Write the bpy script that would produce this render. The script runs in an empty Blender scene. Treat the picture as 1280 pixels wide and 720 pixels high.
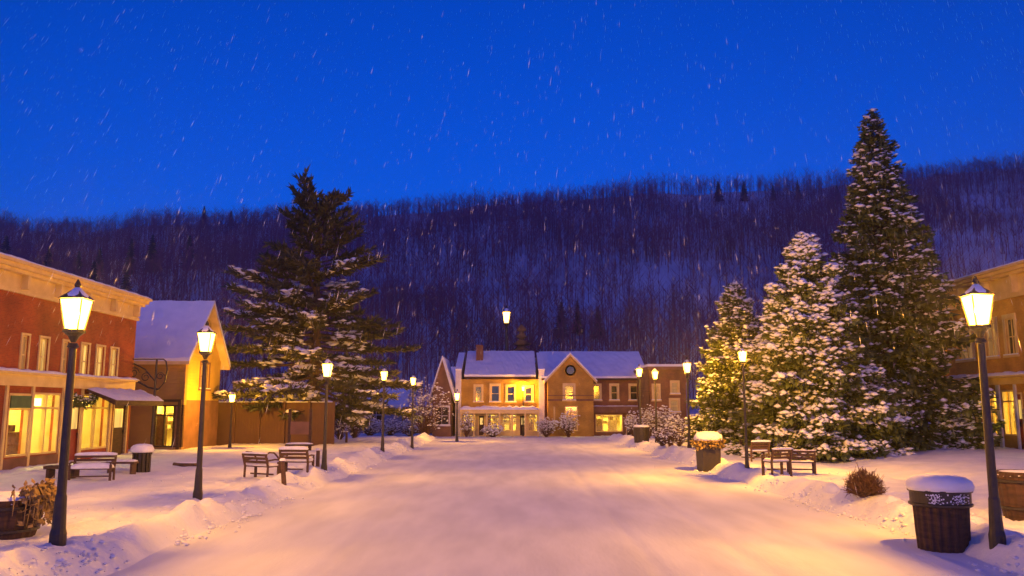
import bpy, math, random
import numpy as np
from mathutils import Vector, Matrix
R = math.radians
rnd = random.Random(7)
rng = np.random.default_rng(11)
SC = bpy.context.scene
COL = SC.collection

# ------------------------------------------------------------------ camera, sky, sun, exposure
F = 1015.0; CH = 2.2; PITCH = math.atan(150/1015)
cd = bpy.data.cameras.new('camera'); cam = bpy.data.objects.new('camera', cd); COL.objects.link(cam)
cd.sensor_width = 36; cd.lens = 36*F/1280; cd.clip_end = 4000; cd.clip_start = .05
cam.location = (0, 0, CH); cam.rotation_euler = (R(90)+PITCH, 0, 0)
SC.camera = cam
SUN_EL = 6
W = bpy.data.worlds.new('World'); SC.world = W; W.use_nodes = True
nt = W.node_tree; nt.nodes.clear()
sky = nt.nodes.new('ShaderNodeTexSky'); sky.sky_type = 'NISHITA'; sky.sun_disc = False
sky.sun_elevation = R(SUN_EL); sky.sun_rotation = R(180)
tint = nt.nodes.new('ShaderNodeMix'); tint.data_type = 'RGBA'; tint.blend_type = 'MULTIPLY'
tint.inputs[0].default_value = 1; tint.inputs[7].default_value = (.0, .34, 2.3, 1)
bg = nt.nodes.new('ShaderNodeBackground'); bg.inputs[1].default_value = .1
wo = nt.nodes.new('ShaderNodeOutputWorld')
nt.links.new(sky.outputs[0], tint.inputs[6]); nt.links.new(tint.outputs[2], bg.inputs[0]); nt.links.new(bg.outputs[0], wo.inputs[0])
sd = bpy.data.lights.new('sun', 'SUN'); sd.energy = .38; sd.angle = R(35); sd.color = (1, .12, .4)
sun = bpy.data.objects.new('sun', sd); COL.objects.link(sun)
sun.rotation_euler = (R(90-SUN_EL), 0, 0)
SC.view_settings.view_transform = 'Standard'; SC.view_settings.look = 'None'
SC.view_settings.exposure = 0; SC.view_settings.gamma = 1
LAMP_POWER = 770.0
LAMP_COL = (1.0, .43, .02, 1)

# ------------------------------------------------------------------ layout helpers
cp, sp = math.cos(PITCH), math.sin(PITCH)
def ray(px, py):
    x = (px-640)/F; v = (360-py)/F
    return (x, cp - v*sp, sp + v*cp)
def PY(px, py, Y):
    d = ray(px, py); t = Y/d[1]; return Vector((d[0]*t, Y, CH+d[2]*t))
def PXc(px, py, X):
    d = ray(px, py); t = X/d[0]; return Vector((X, d[1]*t, CH+d[2]*t))

def vnoise(x, y, s=0):
    x = np.asarray(x, float); y = np.asarray(y, float)
    xi = np.floor(x).astype(np.int64); yi = np.floor(y).astype(np.int64)
    fx = x-xi; fy = y-yi; fx = fx*fx*(3-2*fx); fy = fy*fy*(3-2*fy)
    def h(a, b):
        n = (a*374761393 + b*668265263 + s*974634777) & 0x7fffffff
        n = ((n ^ (n >> 13))*1274126177) & 0x7fffffff
        return ((n ^ (n >> 16)) & 0xffff)/65535.0
    return (h(xi, yi)*(1-fx)+h(xi+1, yi)*fx)*(1-fy)+(h(xi, yi+1)*(1-fx)+h(xi+1, yi+1)*fx)*fy
def ss(t): t = np.clip(t, 0, 1); return t*t*(3-2*t)
FOOT = []
_fr = random.Random(21)
for (ax, ay, bx, by) in ((-5.9,9.5,-7.6,24),(-9.5,11,-7.0,17.5),(7.4,9.5,8.1,26),(6.9,13.5,10.5,19),(-7.2,18,-12,26),(9,12.2,6.7,9.6)):
    n_ = int(math.hypot(bx-ax, by-ay)/.36); ang = math.atan2(by-ay, bx-ax)
    for k_ in range(n_):
        t_ = k_/n_; sd_ = (.11 if k_ % 2 else -.11)+_fr.uniform(-.04,.04)+.25*math.sin(t_*7)
        FOOT.append((ax+(bx-ax)*t_-math.sin(ang)*sd_, ay+(by-ay)*t_+math.cos(ang)*sd_, ang+_fr.uniform(-.2,.2)))
def gh(x, y):
    x = np.asarray(x, float); y = np.asarray(y, float)
    wob = (vnoise(y*.6, y*0, 3)-.5)*.3
    l = ss((-5.3-x+wob)/.5); r = ss((x-6.7+wob)/.5)
    far = 1-ss((y-58)/5)
    h = -.06 + (l+r)*(.06+.16*far+.03)
    h = h + far*.25*np.exp(-((x+6.1+wob)/.32)**2)*(.35+1.0*vnoise(x*1.5, y*1.5, 5))
    h = h + far*.25*np.exp(-((x-7.45+wob)/.34)**2)*(.35+1.0*vnoise(x*1.5, y*1.5, 6))
    h = h + .28*ss((x-10)/9)*far
    h = h - far*.10*np.exp(-((x+11.6)/.9)**4) - far*.10*np.exp(-((x-12)/.9)**4)
    v = np.clip(l+r, 0, 1)
    h = h + v*(.07*(vnoise(x*.55, y*.55, 1)-.5)+0.05*(vnoise(x*1.9, y*1.9, 2)-.5)+.045*(vnoise(x*5, y*5, 4)-.5))
    # trampled patches
    t = ss((vnoise(x*.35, y*.35, 9)-.52)*5)*v
    h = h - t*.09*ss((vnoise(x*3.1, y*2.6, 8)-.5)*6)
    near = (y > 8) & (y < 30) & (np.abs(x) < 16)
    if near.any():
        xn, yn, hn = x[near], y[near], h[near]
        for fx, fy, fa in FOOT:
            m_ = (np.abs(xn-fx) < .35) & (np.abs(yn-fy) < .35)
            if m_.any():
                dx, dy = xn[m_]-fx, yn[m_]-fy; u = dx*math.cos(fa)+dy*math.sin(fa); w = -dx*math.sin(fa)+dy*math.cos(fa)
                q = np.sqrt((u/.17)**2+(w/.085)**2); hn[m_] += -.075*np.exp(-q**4)+.022*np.exp(-((q-1.5)/.4)**2)
        h = h.copy(); h[near] = hn
    return h
def G(px, py):
    d = ray(px, py); t = np.arange(6, 110, .02); x = d[0]*t; y = d[1]*t; z = CH+d[2]*t
    h = gh(x, y); h = np.where((x > -5.2) & (x < 6.6), np.maximum(h, 0), h); i = int(np.argmax(z < h))
    return Vector((float(x[i]), float(y[i]), float(h[i])))

# ------------------------------------------------------------------ materials
def mat(name, col=(.5,.5,.5), rough=.7, metal=0, emit=None, es=0, spec=.5):
    m = bpy.data.materials.new(name); m.use_nodes = True
    b = m.node_tree.nodes['Principled BSDF']
    b.inputs['Base Color'].default_value = (*col, 1); b.inputs['Roughness'].default_value = rough
    b.inputs['Metallic'].default_value = metal; b.inputs['Specular IOR Level'].default_value = spec
    if emit: b.inputs['Emission Color'].default_value = (*emit, 1); b.inputs['Emission Strength'].default_value = es
    return m
def N(m, t): return m.node_tree.nodes.new(t)
def Lk(m, a, b): m.node_tree.links.new(a, b)
def varied(name, c1, c2, scale=3, rough=.8, bump=.3, bscale=None, stretch=(1,1,1), dist=.02, detail=6):
    m = mat(name, c1, rough); b = m.node_tree.nodes['Principled BSDF']
    tc = N(m, 'ShaderNodeTexCoord'); mp = N(m, 'ShaderNodeMapping'); mp.inputs['Scale'].default_value = stretch
    n = N(m, 'ShaderNodeTexNoise'); n.inputs['Scale'].default_value = scale; n.inputs['Detail'].default_value = detail
    cr = N(m, 'ShaderNodeValToRGB'); cr.color_ramp.elements[0].position = .35; cr.color_ramp.elements[1].position = .65
    cr.color_ramp.elements[0].color = (*c1, 1); cr.color_ramp.elements[1].color = (*c2, 1)
    Lk(m, tc.outputs['Object'], mp.inputs[0]); Lk(m, mp.outputs[0], n.inputs[0]); Lk(m, n.outputs[0], cr.inputs[0]); Lk(m, cr.outputs[0], b.inputs['Base Color'])
    if bump:
        n2 = N(m, 'ShaderNodeTexNoise'); n2.inputs['Scale'].default_value = bscale or scale*4; n2.inputs['Detail'].default_value = 4
        Lk(m, mp.outputs[0], n2.inputs[0]); bp = N(m, 'ShaderNodeBump'); bp.inputs['Strength'].default_value = bump; bp.inputs['Distance'].default_value = dist
        Lk(m, n2.outputs[0], bp.inputs['Height']); Lk(m, bp.outputs[0], b.inputs['Normal'])
    return m
def brick(name, c1, c2, mortar, axis='x', scale=1.0):
    m = mat(name, c1, .85); b = m.node_tree.nodes['Principled BSDF']
    tc = N(m, 'ShaderNodeTexCoord'); sx = N(m, 'ShaderNodeSeparateXYZ'); cx = N(m, 'ShaderNodeCombineXYZ')
    Lk(m, tc.outputs['Object'], sx.inputs[0]); Lk(m, sx.outputs['X' if axis == 'x' else 'Y'], cx.inputs[0]); Lk(m, sx.outputs['Z'], cx.inputs[1])
    t = N(m, 'ShaderNodeTexBrick'); t.inputs['Scale'].default_value = 4.4*scale; t.inputs['Mortar Size'].default_value = .014
    t.inputs['Color1'].default_value = (*c1, 1); t.inputs['Color2'].default_value = (*c2, 1); t.inputs['Mortar'].default_value = (*mortar, 1)
    Lk(m, cx.outputs[0], t.inputs[0])
    n = N(m, 'ShaderNodeTexNoise'); n.inputs['Scale'].default_value = .9; n.inputs['Detail'].default_value = 7; Lk(m, tc.outputs['Object'], n.inputs[0])
    mr = N(m, 'ShaderNodeMapRange'); mr.inputs[1].default_value = .3; mr.inputs[2].default_value = .7; mr.inputs[3].default_value = .6; mr.inputs[4].default_value = 1.2
    Lk(m, n.outputs[0], mr.inputs[0])
    mx = N(m, 'ShaderNodeMix'); mx.data_type = 'RGBA'; mx.blend_type = 'MULTIPLY'; mx.inputs[0].default_value = 1
    Lk(m, t.outputs[0], mx.inputs[6]); Lk(m, mr.outputs[0], mx.inputs[7]); Lk(m, mx.outputs[2], b.inputs['Base Color'])
    bp = N(m, 'ShaderNodeBump'); bp.inputs['Strength'].default_value = .5; bp.inputs['Distance'].default_value = .012; bp.invert = True
    Lk(m, t.outputs['Fac'], bp.inputs['Height']); Lk(m, bp.outputs[0], b.inputs['Normal'])
    return m
def siding(name, c, period=.18, rough=.7, axis='Z', dist=.02):
    m = varied(name, tuple(v*.82 for v in c), c, 1.2, rough, 0)
    b = m.node_tree.nodes['Principled BSDF']; tc = N(m, 'ShaderNodeTexCoord')
    w = N(m, 'ShaderNodeTexWave'); w.wave_type = 'BANDS'; w.bands_direction = axis; w.wave_profile = 'SAW'; w.inputs['Scale'].default_value = 2*math.pi/20/period*1.0
    Lk(m, tc.outputs['Object'], w.inputs[0]); bp = N(m, 'ShaderNodeBump'); bp.inputs['Distance'].default_value = dist; bp.inputs['Strength'].default_value = .8
    Lk(m, w.outputs[0], bp.inputs['Height']); Lk(m, bp.outputs[0], b.inputs['Normal'])
    return m
M = {}
M['snow'] = varied('snow', (.74,.77,.82), (.84,.86,.89), 1.3, .75, .55, 14, dist=.03)
M['snow_soft'] = varied('snow_soft', (.78,.80,.84), (.86,.88,.90), 5, .8, .35, 30, dist=.01)
M['packed'] = varied('packed_snow', (.66,.68,.73), (.80,.82,.86), .9, .55, .35, 9, stretch=(1.6,.35,1), dist=.02)
for q_ in ('snow','snow_soft','packed'):
    pb_ = M[q_].node_tree.nodes['Principled BSDF']; pb_.inputs['Specular IOR Level'].default_value = .12; pb_.inputs['Roughness'].default_value = .95
M['iron'] = varied('iron', (.018,.014,.012), (.035,.026,.02), 9, .45, .2)
M['darkwood'] = varied('dark_wood', (.03,.014,.008), (.075,.034,.018), 4, .75, .4, stretch=(1,1,5))
M['benchwood'] = varied('bench_wood', (.06,.03,.016), (.12,.06,.03), 6, .7, .3, stretch=(1,6,6))
M['brick_red'] = brick('brick_red', (.42,.075,.012), (.32,.05,.010), (.33,.17,.08), 'y')
M['brick_red_x'] = brick('brick_red_x', (.42,.075,.012), (.32,.05,.010), (.33,.17,.08), 'x')
M['brick_tan'] = brick('brick_tan', (.64,.34,.05), (.56,.27,.04), (.44,.28,.12), 'y')
M['brick_tan_x'] = brick('brick_tan_x', (.42,.19,.08), (.34,.14,.06), (.4,.28,.18), 'x')
M['brick_ochre'] = brick('brick_ochre', (.56,.33,.04), (.48,.26,.03), (.42,.28,.12), 'x')
M['brick_brown'] = brick('brick_brown', (.28,.11,.03), (.20,.075,.025), (.3,.2,.15), 'x')
M['cream'] = varied('cream_paint', (.66,.49,.18), (.78,.60,.24), 2, .6, .2)
M['white'] = varied('white_paint', (.62,.60,.56), (.74,.72,.68), 2.5, .55, .15)
M['yellow_side'] = siding('yellow_siding', (.60,.40,.07), .16)
M['tan_side'] = siding('tan_stucco', (.38,.23,.07), .2)
M['fence'] = siding('fence_boards', (.11,.055,.03), .17, .8, 'X', .03)
M['brown_wall'] = varied('brown_wall', (.16,.08,.045), (.24,.12,.07), 1.6, .8, .3)
M['blue_wall'] = siding('grey_blue_siding', (.33,.33,.45), .2)
M['red_door'] = varied('red_door', (.30,.05,.03), (.38,.07,.04), 3, .5, .1)
M['green_paint'] = varied('green_paint', (.05,.12,.05), (.08,.17,.07), 3, .5, .1)
M['stone'] = varied('stone', (.26,.22,.18), (.38,.33,.27), 3, .85, .5)
M['bark'] = varied('bark', (.05,.03,.02), (.11,.065,.04), 8, .9, .8, stretch=(1,1,.25))
M['needles'] = varied('needles', (.06,.09,.022), (.13,.16,.035), 2.2, .7, 0)
M['pine_needles'] = varied('pine_needles', (.045,.06,.025), (.11,.10,.045), 1.6, .7, 0)
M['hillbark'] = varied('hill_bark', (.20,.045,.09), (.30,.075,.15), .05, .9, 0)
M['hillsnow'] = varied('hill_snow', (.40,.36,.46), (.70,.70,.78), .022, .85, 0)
M['farneedles'] = varied('far_needles', (.03,.02,.028), (.06,.035,.05), .3, .8, 0)
M['twig'] = varied('twigs', (.07,.035,.02), (.14,.07,.04), 6, .85, 0)
M['dryleaf'] = varied('dry_leaves', (.22,.14,.05), (.32,.22,.08), 9, .8, 0)
M['darkglass'] = mat('dark_glass', (.012,.012,.016), .12)
M['interior'] = varied('shop_wall', (.55,.45,.22), (.66,.56,.30), 2, .8, 0)
M['goods_a'] = varied('goods_dark', (.10,.05,.03), (.22,.12,.06), 7, .7, 0)
M['goods_b'] = varied('goods_pale', (.45,.36,.2), (.65,.55,.35), 9, .7, 0)
_m = bpy.data.materials.new('lamp_glow'); _m.use_nodes = True; _m.node_tree.nodes.clear()
_o = N(_m, 'ShaderNodeOutputMaterial'); _a = N(_m, 'ShaderNodeAddShader'); _t = N(_m, 'ShaderNodeBsdfTransparent'); _e = N(_m, 'ShaderNodeEmission')
_t.inputs[0].default_value = (.93,.9,.8,1); _e.inputs[0].default_value = (1,.55,.08,1); _e.inputs[1].default_value = 8
Lk(_m, _t.outputs[0], _a.inputs[0]); Lk(_m, _e.outputs[0], _a.inputs[1]); Lk(_m, _a.outputs[0], _o.inputs[0]); M['lampglow'] = _m
M['roomlight'] = mat('room_light', (.8,.8,.8), .5, emit=(1,.74,.13), es=75)
M['signlight'] = mat('sign_light', (.8,.8,.8), .5, emit=(.75,1,.42), es=3.2)
M['string'] = mat('string_light', (.8,.8,.8), .5, emit=(1,.62,.12), es=9)
def lit_pane(name, c, s):
    m = mat(name, (.3,.25,.15), .25, emit=c, es=s); b = m.node_tree.nodes['Principled BSDF']
    tc = N(m, 'ShaderNodeTexCoord'); n = N(m, 'ShaderNodeTexNoise'); n.inputs['Scale'].default_value = 1.0
    mp = N(m, 'ShaderNodeMapping'); mp.inputs['Scale'].default_value = (7, 7, .8)
    mr = N(m, 'ShaderNodeMapRange'); mr.inputs[1].default_value = .3; mr.inputs[2].default_value = .7; mr.inputs[3].default_value = .45*s; mr.inputs[4].default_value = 1.3*s
    Lk(m, tc.outputs['Object'], mp.inputs[0]); Lk(m, mp.outputs[0], n.inputs[0]); Lk(m, n.outputs[0], mr.inputs[0]); Lk(m, mr.outputs[0], b.inputs['Emission Strength'])
    return m
M['litpane'] = lit_pane('lit_curtained_pane', (1,.62,.14), .8)
M['dimpane'] = lit_pane('dim_curtained_pane', (1,.5,.14), .16)
m = bpy.data.materials.new('shop_glass'); m.use_nodes = True; m.node_tree.nodes.clear()
o_ = N(m, 'ShaderNodeOutputMaterial'); mx = N(m, 'ShaderNodeMixShader'); tr = N(m, 'ShaderNodeBsdfTransparent'); gl = N(m, 'ShaderNodeBsdfGlossy'); gl.inputs['Roughness'].default_value = .05
mx.inputs[0].default_value = .08; Lk(m, tr.outputs[0], mx.inputs[1]); Lk(m, gl.outputs[0], mx.inputs[2]); Lk(m, mx.outputs[0], o_.inputs[0]); M['glass'] = m
m = bpy.data.materials.new('flake'); m.use_nodes = True; b = m.node_tree.nodes['Principled BSDF']
b.inputs['Base Color'].default_value = (.92,.94,.97,1); b.inputs['Roughness'].default_value = .7; b.inputs['Subsurface Weight'].default_value = 0
b.inputs['Transmission Weight'].default_value = .4; b.inputs['IOR'].default_value = 1.1
M['flake'] = m

# ------------------------------------------------------------------ mesh builder
class MB:
    def __init__(s): s.v = []; s.f = []
    def add(s, vs, fs):
        o = len(s.v); s.v += [tuple(v) for v in vs]; s.f += [tuple(i+o for i in f) for f in fs]; return s
    def box(s, c, d, rz=0, rx=0, ry=0, taper=1.0):
        mt = Matrix.Rotation(rz, 3, 'Z') @ Matrix.Rotation(ry, 3, 'Y') @ Matrix.Rotation(rx, 3, 'X')
        vs = []
        for z in (-1, 1):
            k = taper if z > 0 else 1
            for x, y in ((-1,-1),(1,-1),(1,1),(-1,1)):
                vs.append(Vector(c)+mt @ Vector((x*d[0]/2*k, y*d[1]/2*k, z*d[2]/2)))
        return s.add(vs, [(3,2,1,0),(4,5,6,7),(0,1,5,4),(1,2,6,5),(2,3,7,6),(3,0,4,7)])
    def bb(s, x0, y0, z0, x1, y1, z1):
        return s.box(((x0+x1)/2,(y0+y1)/2,(z0+z1)/2), (abs(x1-x0),abs(y1-y0),abs(z1-z0)))
    def tube(s, pts, rad, n=8):
        pts = [Vector(p) for p in pts]; 
        if not hasattr(rad, '__len__'): rad = [rad]*len(pts)
        rings = []
        for i, p in enumerate(pts):
            d = (pts[min(i+1, len(pts)-1)]-pts[max(i-1, 0)]).normalized()
            a = Vector((0,0,1)) if abs(d.z) < .9 else Vector((1,0,0))
            u = d.cross(a).normalized(); w = d.cross(u)
            rings.append([p+(u*math.cos(t)+w*math.sin(t))*rad[i] for t in [2*math.pi*k/n for k in range(n)]])
        vs = [v for r in rings for v in r]; fs = []
        for i in range(len(pts)-1):
            for k in range(n): fs.append((i*n+k, i*n+(k+1)%n, (i+1)*n+(k+1)%n, (i+1)*n+k))
        fs.append(tuple(range(n))[::-1]); fs.append(tuple((len(pts)-1)*n+k for k in range(n)))
        return s.add(vs, fs)
    def lathe(s, prof, c=(0,0,0), n=20, sx=1, sy=1, jit=0):
        vs = []
        for r, z in prof:
            for k in range(n):
                a = 2*math.pi*k/n; j = 1+(rnd.random()-.5)*jit
                vs.append((c[0]+math.cos(a)*r*sx*j, c[1]+math.sin(a)*r*sy*j, c[2]+z+(rnd.random()-.5)*jit*.1))
        fs = []
        for i in range(len(prof)-1):
            for k in range(n): fs.append((i*n+k, i*n+(k+1)%n, (i+1)*n+(k+1)%n, (i+1)*n+k))
        fs.append(tuple(range(n))[::-1]); fs.append(tuple((len(prof)-1)*n+k for k in range(n)))
        return s.add(vs, fs)
    def poly(s, pts, th, axis):   # extruded polygon; axis = thickness vector
        n = len(pts); a = Vector(axis)*th
        vs = [Vector(p) for p in pts]+[Vector(p)+a for p in pts]
        return s.add(vs, [tuple(range(n))[::-1], tuple(range(n, 2*n))]+[(i, (i+1)%n, (i+1)%n+n, i+n) for i in range(n)])
def obj(name, mb, m, parent=None, smooth=False, loc=None, bevel=0):
    me = bpy.data.meshes.new(name); P = Vector(loc) if loc is not None else Vector((0,0,0))
    if parent is not None:
        q = parent; P = Vector((0,0,0))
        while q: P += q.location; q = q.parent
    me.from_pydata([(v[0]-P.x, v[1]-P.y, v[2]-P.z) for v in mb.v], [], mb.f)
    me.materials.append(M[m] if isinstance(m, str) else m)
    if smooth: me.shade_smooth()
    o = bpy.data.objects.new(name, me); COL.objects.link(o)
    if parent is not None: o.parent = parent
    elif loc is not None: o.location = P
    if bevel:
        bv = o.modifiers.new('bevel', 'BEVEL'); bv.width = bevel; bv.segments = 2; bv.limit_method = 'ANGLE'
    return o
def npmesh(name, V, Fc, m, parent=None, smooth=False):   # V (n,3) local coordinates, Fc (k,3|4)
    me = bpy.data.meshes.new(name); k = Fc.shape[1]
    me.vertices.add(len(V)); me.vertices.foreach_set('co', np.ascontiguousarray(V, dtype=np.float32).ravel())
    me.loops.add(Fc.size); me.loops.foreach_set('vertex_index', Fc.astype(np.int32).ravel())
    me.polygons.add(len(Fc)); me.polygons.foreach_set('loop_start', np.arange(0, Fc.size, k, dtype=np.int32))
    me.update(calc_edges=True); me.validate()
    if smooth: me.shade_smooth()
    me.materials.append(M[m]); o = bpy.data.objects.new(name, me); COL.objects.link(o)
    if parent is not None: o.parent = parent
    return o
def tag(o, label=None, cat=None, group=None, kind=None):
    if label: o['label'] = label
    if cat: o['category'] = cat
    if group: o['group'] = group
    if kind: o['kind'] = kind
    return o
def thing(name, label, cat, loc, rz=0, group=None):
    o = bpy.data.objects.new(name, None); COL.objects.link(o); o.location = loc; o.rotation_euler = (0,0,rz)
    o.empty_display_size = .3
    return tag(o, label, cat, group)
def dup(root, loc=None, rz=None, label=None, group=None, scale=None):
    def cpy(o, par):
        c = o.copy(); COL.objects.link(c); c.parent = par
        for ch in list(o.children): cpy(ch, c)
        return c
    r = cpy(root, None)
    if loc is not None: r.location = loc
    if rz is not None: r.rotation_euler = (0,0,rz)
    if label: r['label'] = label
    if group: r['group'] = group
    if scale: r.scale = scale
    return r

# ------------------------------------------------------------------ ground, road, hill
def axis_pts(spans):
    out = []
    for a, b, st in spans: out += list(np.arange(a, b-1e-6, st))
    return np.array(out+[spans[-1][1]])
def grid(xs, ys, fz):
    X, Y = np.meshgrid(xs, ys); Z = fz(X, Y); V = np.stack([X.ravel(), Y.ravel(), Z.ravel()], 1)
    nx, ny = len(xs), len(ys); i = (np.arange(ny-1)[:, None]*nx+np.arange(nx-1)[None, :]).ravel()
    return V, np.stack([i, i+1, i+nx+1, i+nx], 1)
xs = axis_pts([(-900,-120,60),(-120,-30,6),(-30,-16,.5),(-16,-9,.14),(-9,-4.4,.065),(-4.4,5.8,.6),(5.8,9.4,.065),(9.4,17,.14),(17,30,.5),(30,120,6),(120,900,60)])
ys = axis_pts([(-300,-20,20),(-20,6,1),(6,9,.2),(9,20,.065),(20,30,.13),(30,40,.25),(40,70,.6),(70,150,5),(150,1500,60)])
V, Fc = grid(xs, ys, gh); tag(npmesh('ground', V, Fc, 'snow', smooth=True), 'snow covered ground', kind='structure')
def rz_(x, y):
    return .0+.006*(vnoise(x*2.3, y*.35, 21)-.5)+.008*(vnoise(x*6, y*1.2, 22)-.5) - .022*np.exp(-((x-1.9-.01*y)/.13)**2) - .022*np.exp(-((x-3.4-.01*y)/.13)**2) - .022*np.exp(-((x+1.0+.012*y)/.13)**2) - .022*np.exp(-((x+2.5+.012*y)/.13)**2)
V, Fc = grid(axis_pts([(-5.9,7.3,.06)]), axis_pts([(-10,8,1),(8,30,.25),(30,66,.6)]), rz_)
tag(npmesh('road', V, Fc, 'packed', smooth=True), 'packed snow road', kind='structure')

def clods():
    C = []; S = []
    for side, x0 in ((-1,-5.45),(1,6.75)):
        n = 900; y = 8+44*rng.random(n)**1.6; x = x0+rng.normal(0,.16,n)+(vnoise(y*.6, y*0, 3)-.5)*-.3+side*abs(rng.normal(0,.18,n)); 
        k = vnoise(y*.8, x*0, 71) > .38; x, y = x[k], y[k]; C.append(np.stack([x, y, np.maximum(gh(x, y), 0)+.01], 1)); S.append(.018+.05*rng.random(len(x))**2.5)
    n = 700; x = (rng.random(n)-.5)*22; y = 8+18*rng.random(n); k = (x < -5.6)|(x > 6.9); x, y = x[k], y[k]; C.append(np.stack([x, y, gh(x, y)+.005], 1)); S.append(.012+.03*rng.random(len(x))**2)
    V, Fq = lumps(np.concatenate(C), np.concatenate(S), .8); tag(npmesh('snow_clods', V, Fq, 'snow_soft', smooth=True), 'small clods of ploughed snow along the road edges', 'snow', kind='stuff')
ridge_px = [-400,-100, 0, 60,130,200,300,400,500,580,640,720,800,900,1000,1100,1200,1280,1400,1700]
ridge_py = [ 262, 258,262,270,268,260,256,252,247,239,233,227,223,219,216, 207, 195, 188, 180, 176]
YR = 430.0
def ridgeZ(x):
    px = 640+x/YR*F*.965
    py = np.interp(px, ridge_px, ridge_py)+1
    v = (360-py)/F; return CH+(sp+v*cp)/(cp-v*sp)*YR - 9
def hillh(x, y):
    t = (y-125)/(YR-125); base = ridgeZ(x*YR/np.maximum(y, 200.))
    s = np.clip(t, 0, 1)
    prof = s**1.12
    h = base*prof + 10*np.clip(s*3, 0, 1)*(1-s)*(vnoise(x*.012, y*.012, 31)-.5)*2 + 3*np.clip(s*4, 0, 1)*(vnoise(x*.05, y*.05, 32)-.5)
    h = np.where(t > 1, base*(1-.25*np.clip(t-1, 0, 1)**1.0)-3*np.clip(t-1,0,9), h)
    return h-1.2*(t <= 0)
V, Fc = grid(axis_pts([(-600,-300,25),(-300,340,8),(340,700,25)]), axis_pts([(110,440,6),(440,900,50)]), hillh)
tag(npmesh('hill', V, Fc, 'hillsnow', smooth=True), 'snowy wooded hill', kind='structure')

def bare_forest(n):
    # one far-off wood of bare trees: trunk + upswept branches as slim 3-sided spikes
    xs_ = []; 
    y = 128+(YR+12-128)*rng.random(n)**.85
    x = (rng.random(n)-.5)*2*(0.72*y+20)+.03*y
    z = hillh(x, y)
    dens = vnoise(x*.02, y*.02, 40)
    keep = (dens > .26+.22*(y < 240)*vnoise(x*.01, y*.01, 42)) | (rng.random(n) < .3)
    x, y, z = x[keep], y[keep], z[keep]; n = len(x)
    H = (6.0+5.5*rng.random(n))*(.8+.45*vnoise(x*.03, y*.03, 44))
    Vs = []; Fs = []; off = 0
    def spikes(b, t, w):
        nonlocal off
        k = len(b); d = t-b
        a = np.cross(d, np.array([0., 0, 1])+rng.normal(0, .2, (k, 3))); a /= np.linalg.norm(a, axis=1)[:, None]+1e-9
        c = np.cross(d, a); c /= np.linalg.norm(c, axis=1)[:, None]+1e-9
        w = w[:, None]
        P = np.stack([b+a*w, b-a*w*.5+c*w*.87, b-a*w*.5-c*w*.87, t], 1).reshape(-1, 3)
        i = off+np.arange(k)*4
        Fs.append(np.concatenate([np.stack([i, i+1, i+3], 1), np.stack([i+1, i+2, i+3], 1), np.stack([i+2, i, i+3], 1)]))
        Vs.append(P); off += k*4
    base = np.stack([x, y, z-.3], 1); top = base+np.stack([rng.normal(0, .5, n), rng.normal(0, .5, n), H], 1)
    spikes(base, top, .07+.09*rng.random(n))
    for k in range(9):
        s = .3+.6*rng.random(n); b = base+(top-base)*s[:, None]
        a = rng.random(n)*2*math.pi; L = H*(.36-.2*s)*(.7+.6*rng.random(n))
        d = np.stack([np.cos(a), np.sin(a), .9+.5*rng.random(n)], 1)
        spikes(b, b+d*L[:, None], .035+.045*rng.random(n))
    return np.concatenate(Vs), np.concatenate(Fs)
V, Fc = bare_forest(23000)
tag(npmesh('hill_forest', V, Fc, 'hillbark'), 'bare winter wood covering the snowy hill behind the town', 'forest', kind='stuff')

# far conifers that stand out on the hill
def far_conifer(H, Rr, seed):
    r = np.random.default_rng(seed); Vs = []; Fs = []; o = 0
    lev = 16
    for i in range(lev):
        t = i/lev; zz = H*(.12+.88*t); rr = Rr*(1-t)**.85+.15
        for k in range(9):
            a = r.random()*6.28; L = rr*(.7+.5*r.random()); w = .25*L+.25
            c = np.array([math.cos(a), math.sin(a), 0]); s = np.array([-c[1], c[0], 0])
            Vs += [np.array([0,0,zz+H*.05])+c*0, c*L*.6+s*w+[0,0,zz-.10*L], c*L+[0,0,zz-.25*L], c*L*.6-s*w+[0,0,zz-.10*L], [0,0,zz-H*.03]]
            Fs += [(o,o+1,o+2),(o,o+2,o+3),(o+4,o+2,o+1),(o+4,o+3,o+2)]; o += 5
    return np.array(Vs), np.array(Fs)
protoC = None
FC = [(1044,201,380,8,'ridge to the left of the tallest spruce'),(929,212,400,6,'ridge above the dark spruce'),(965,212,400,5,'ridge'),(996,213,400,5,'ridge'),(897,215,405,6,'ridge'),(12,255,300,9,'left edge of the hill'),
 (103,268,260,8,''),(128,274,265,7,''),(166,282,270,7,''),(192,283,270,7,''),(238,286,275,8,''),(64,280,270,8,''),(120,300,220,9,''),(160,318,215,9,''),(290,250,420,6,''),(256,250,420,5,''),(702,408,170,8,''),(722,405,175,8,''),(748,408,172,7,''),(652,376,84,5,'')]
FCL = ['conifer on the skyline nearest the tallest spruce, to its left','skyline conifer above the dark pointed spruce','skyline conifer just right of the one above the dark pointed spruce',
 'third skyline conifer right of the one above the dark pointed spruce','smaller skyline conifer above the left side of the dark pointed spruce','tall conifer at the very left edge of the picture on the hill',
 'dark hillside conifer above the middle of the red brick shops','dark hillside conifer above the far end of the red brick cornice','dark hillside conifer above the blue roof left end','dark hillside conifer above the middle of the steep blue roof',
 'dark hillside conifer just left of the huge pine top','dark hillside conifer above the nearest left lamp','lower conifer right behind the red brick cornice','lower conifer just above the steep snowy roof ridge',
 'skyline conifer close to the left of the huge pine top','leftmost skyline conifer, above the steep snowy roof','leftmost of three conifers just above the blue shop roofs','middle one of three conifers just above the blue shop roofs','rightmost of three conifers just above the blue shop roofs','conifer right beside the lone hillside lamp']
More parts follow.
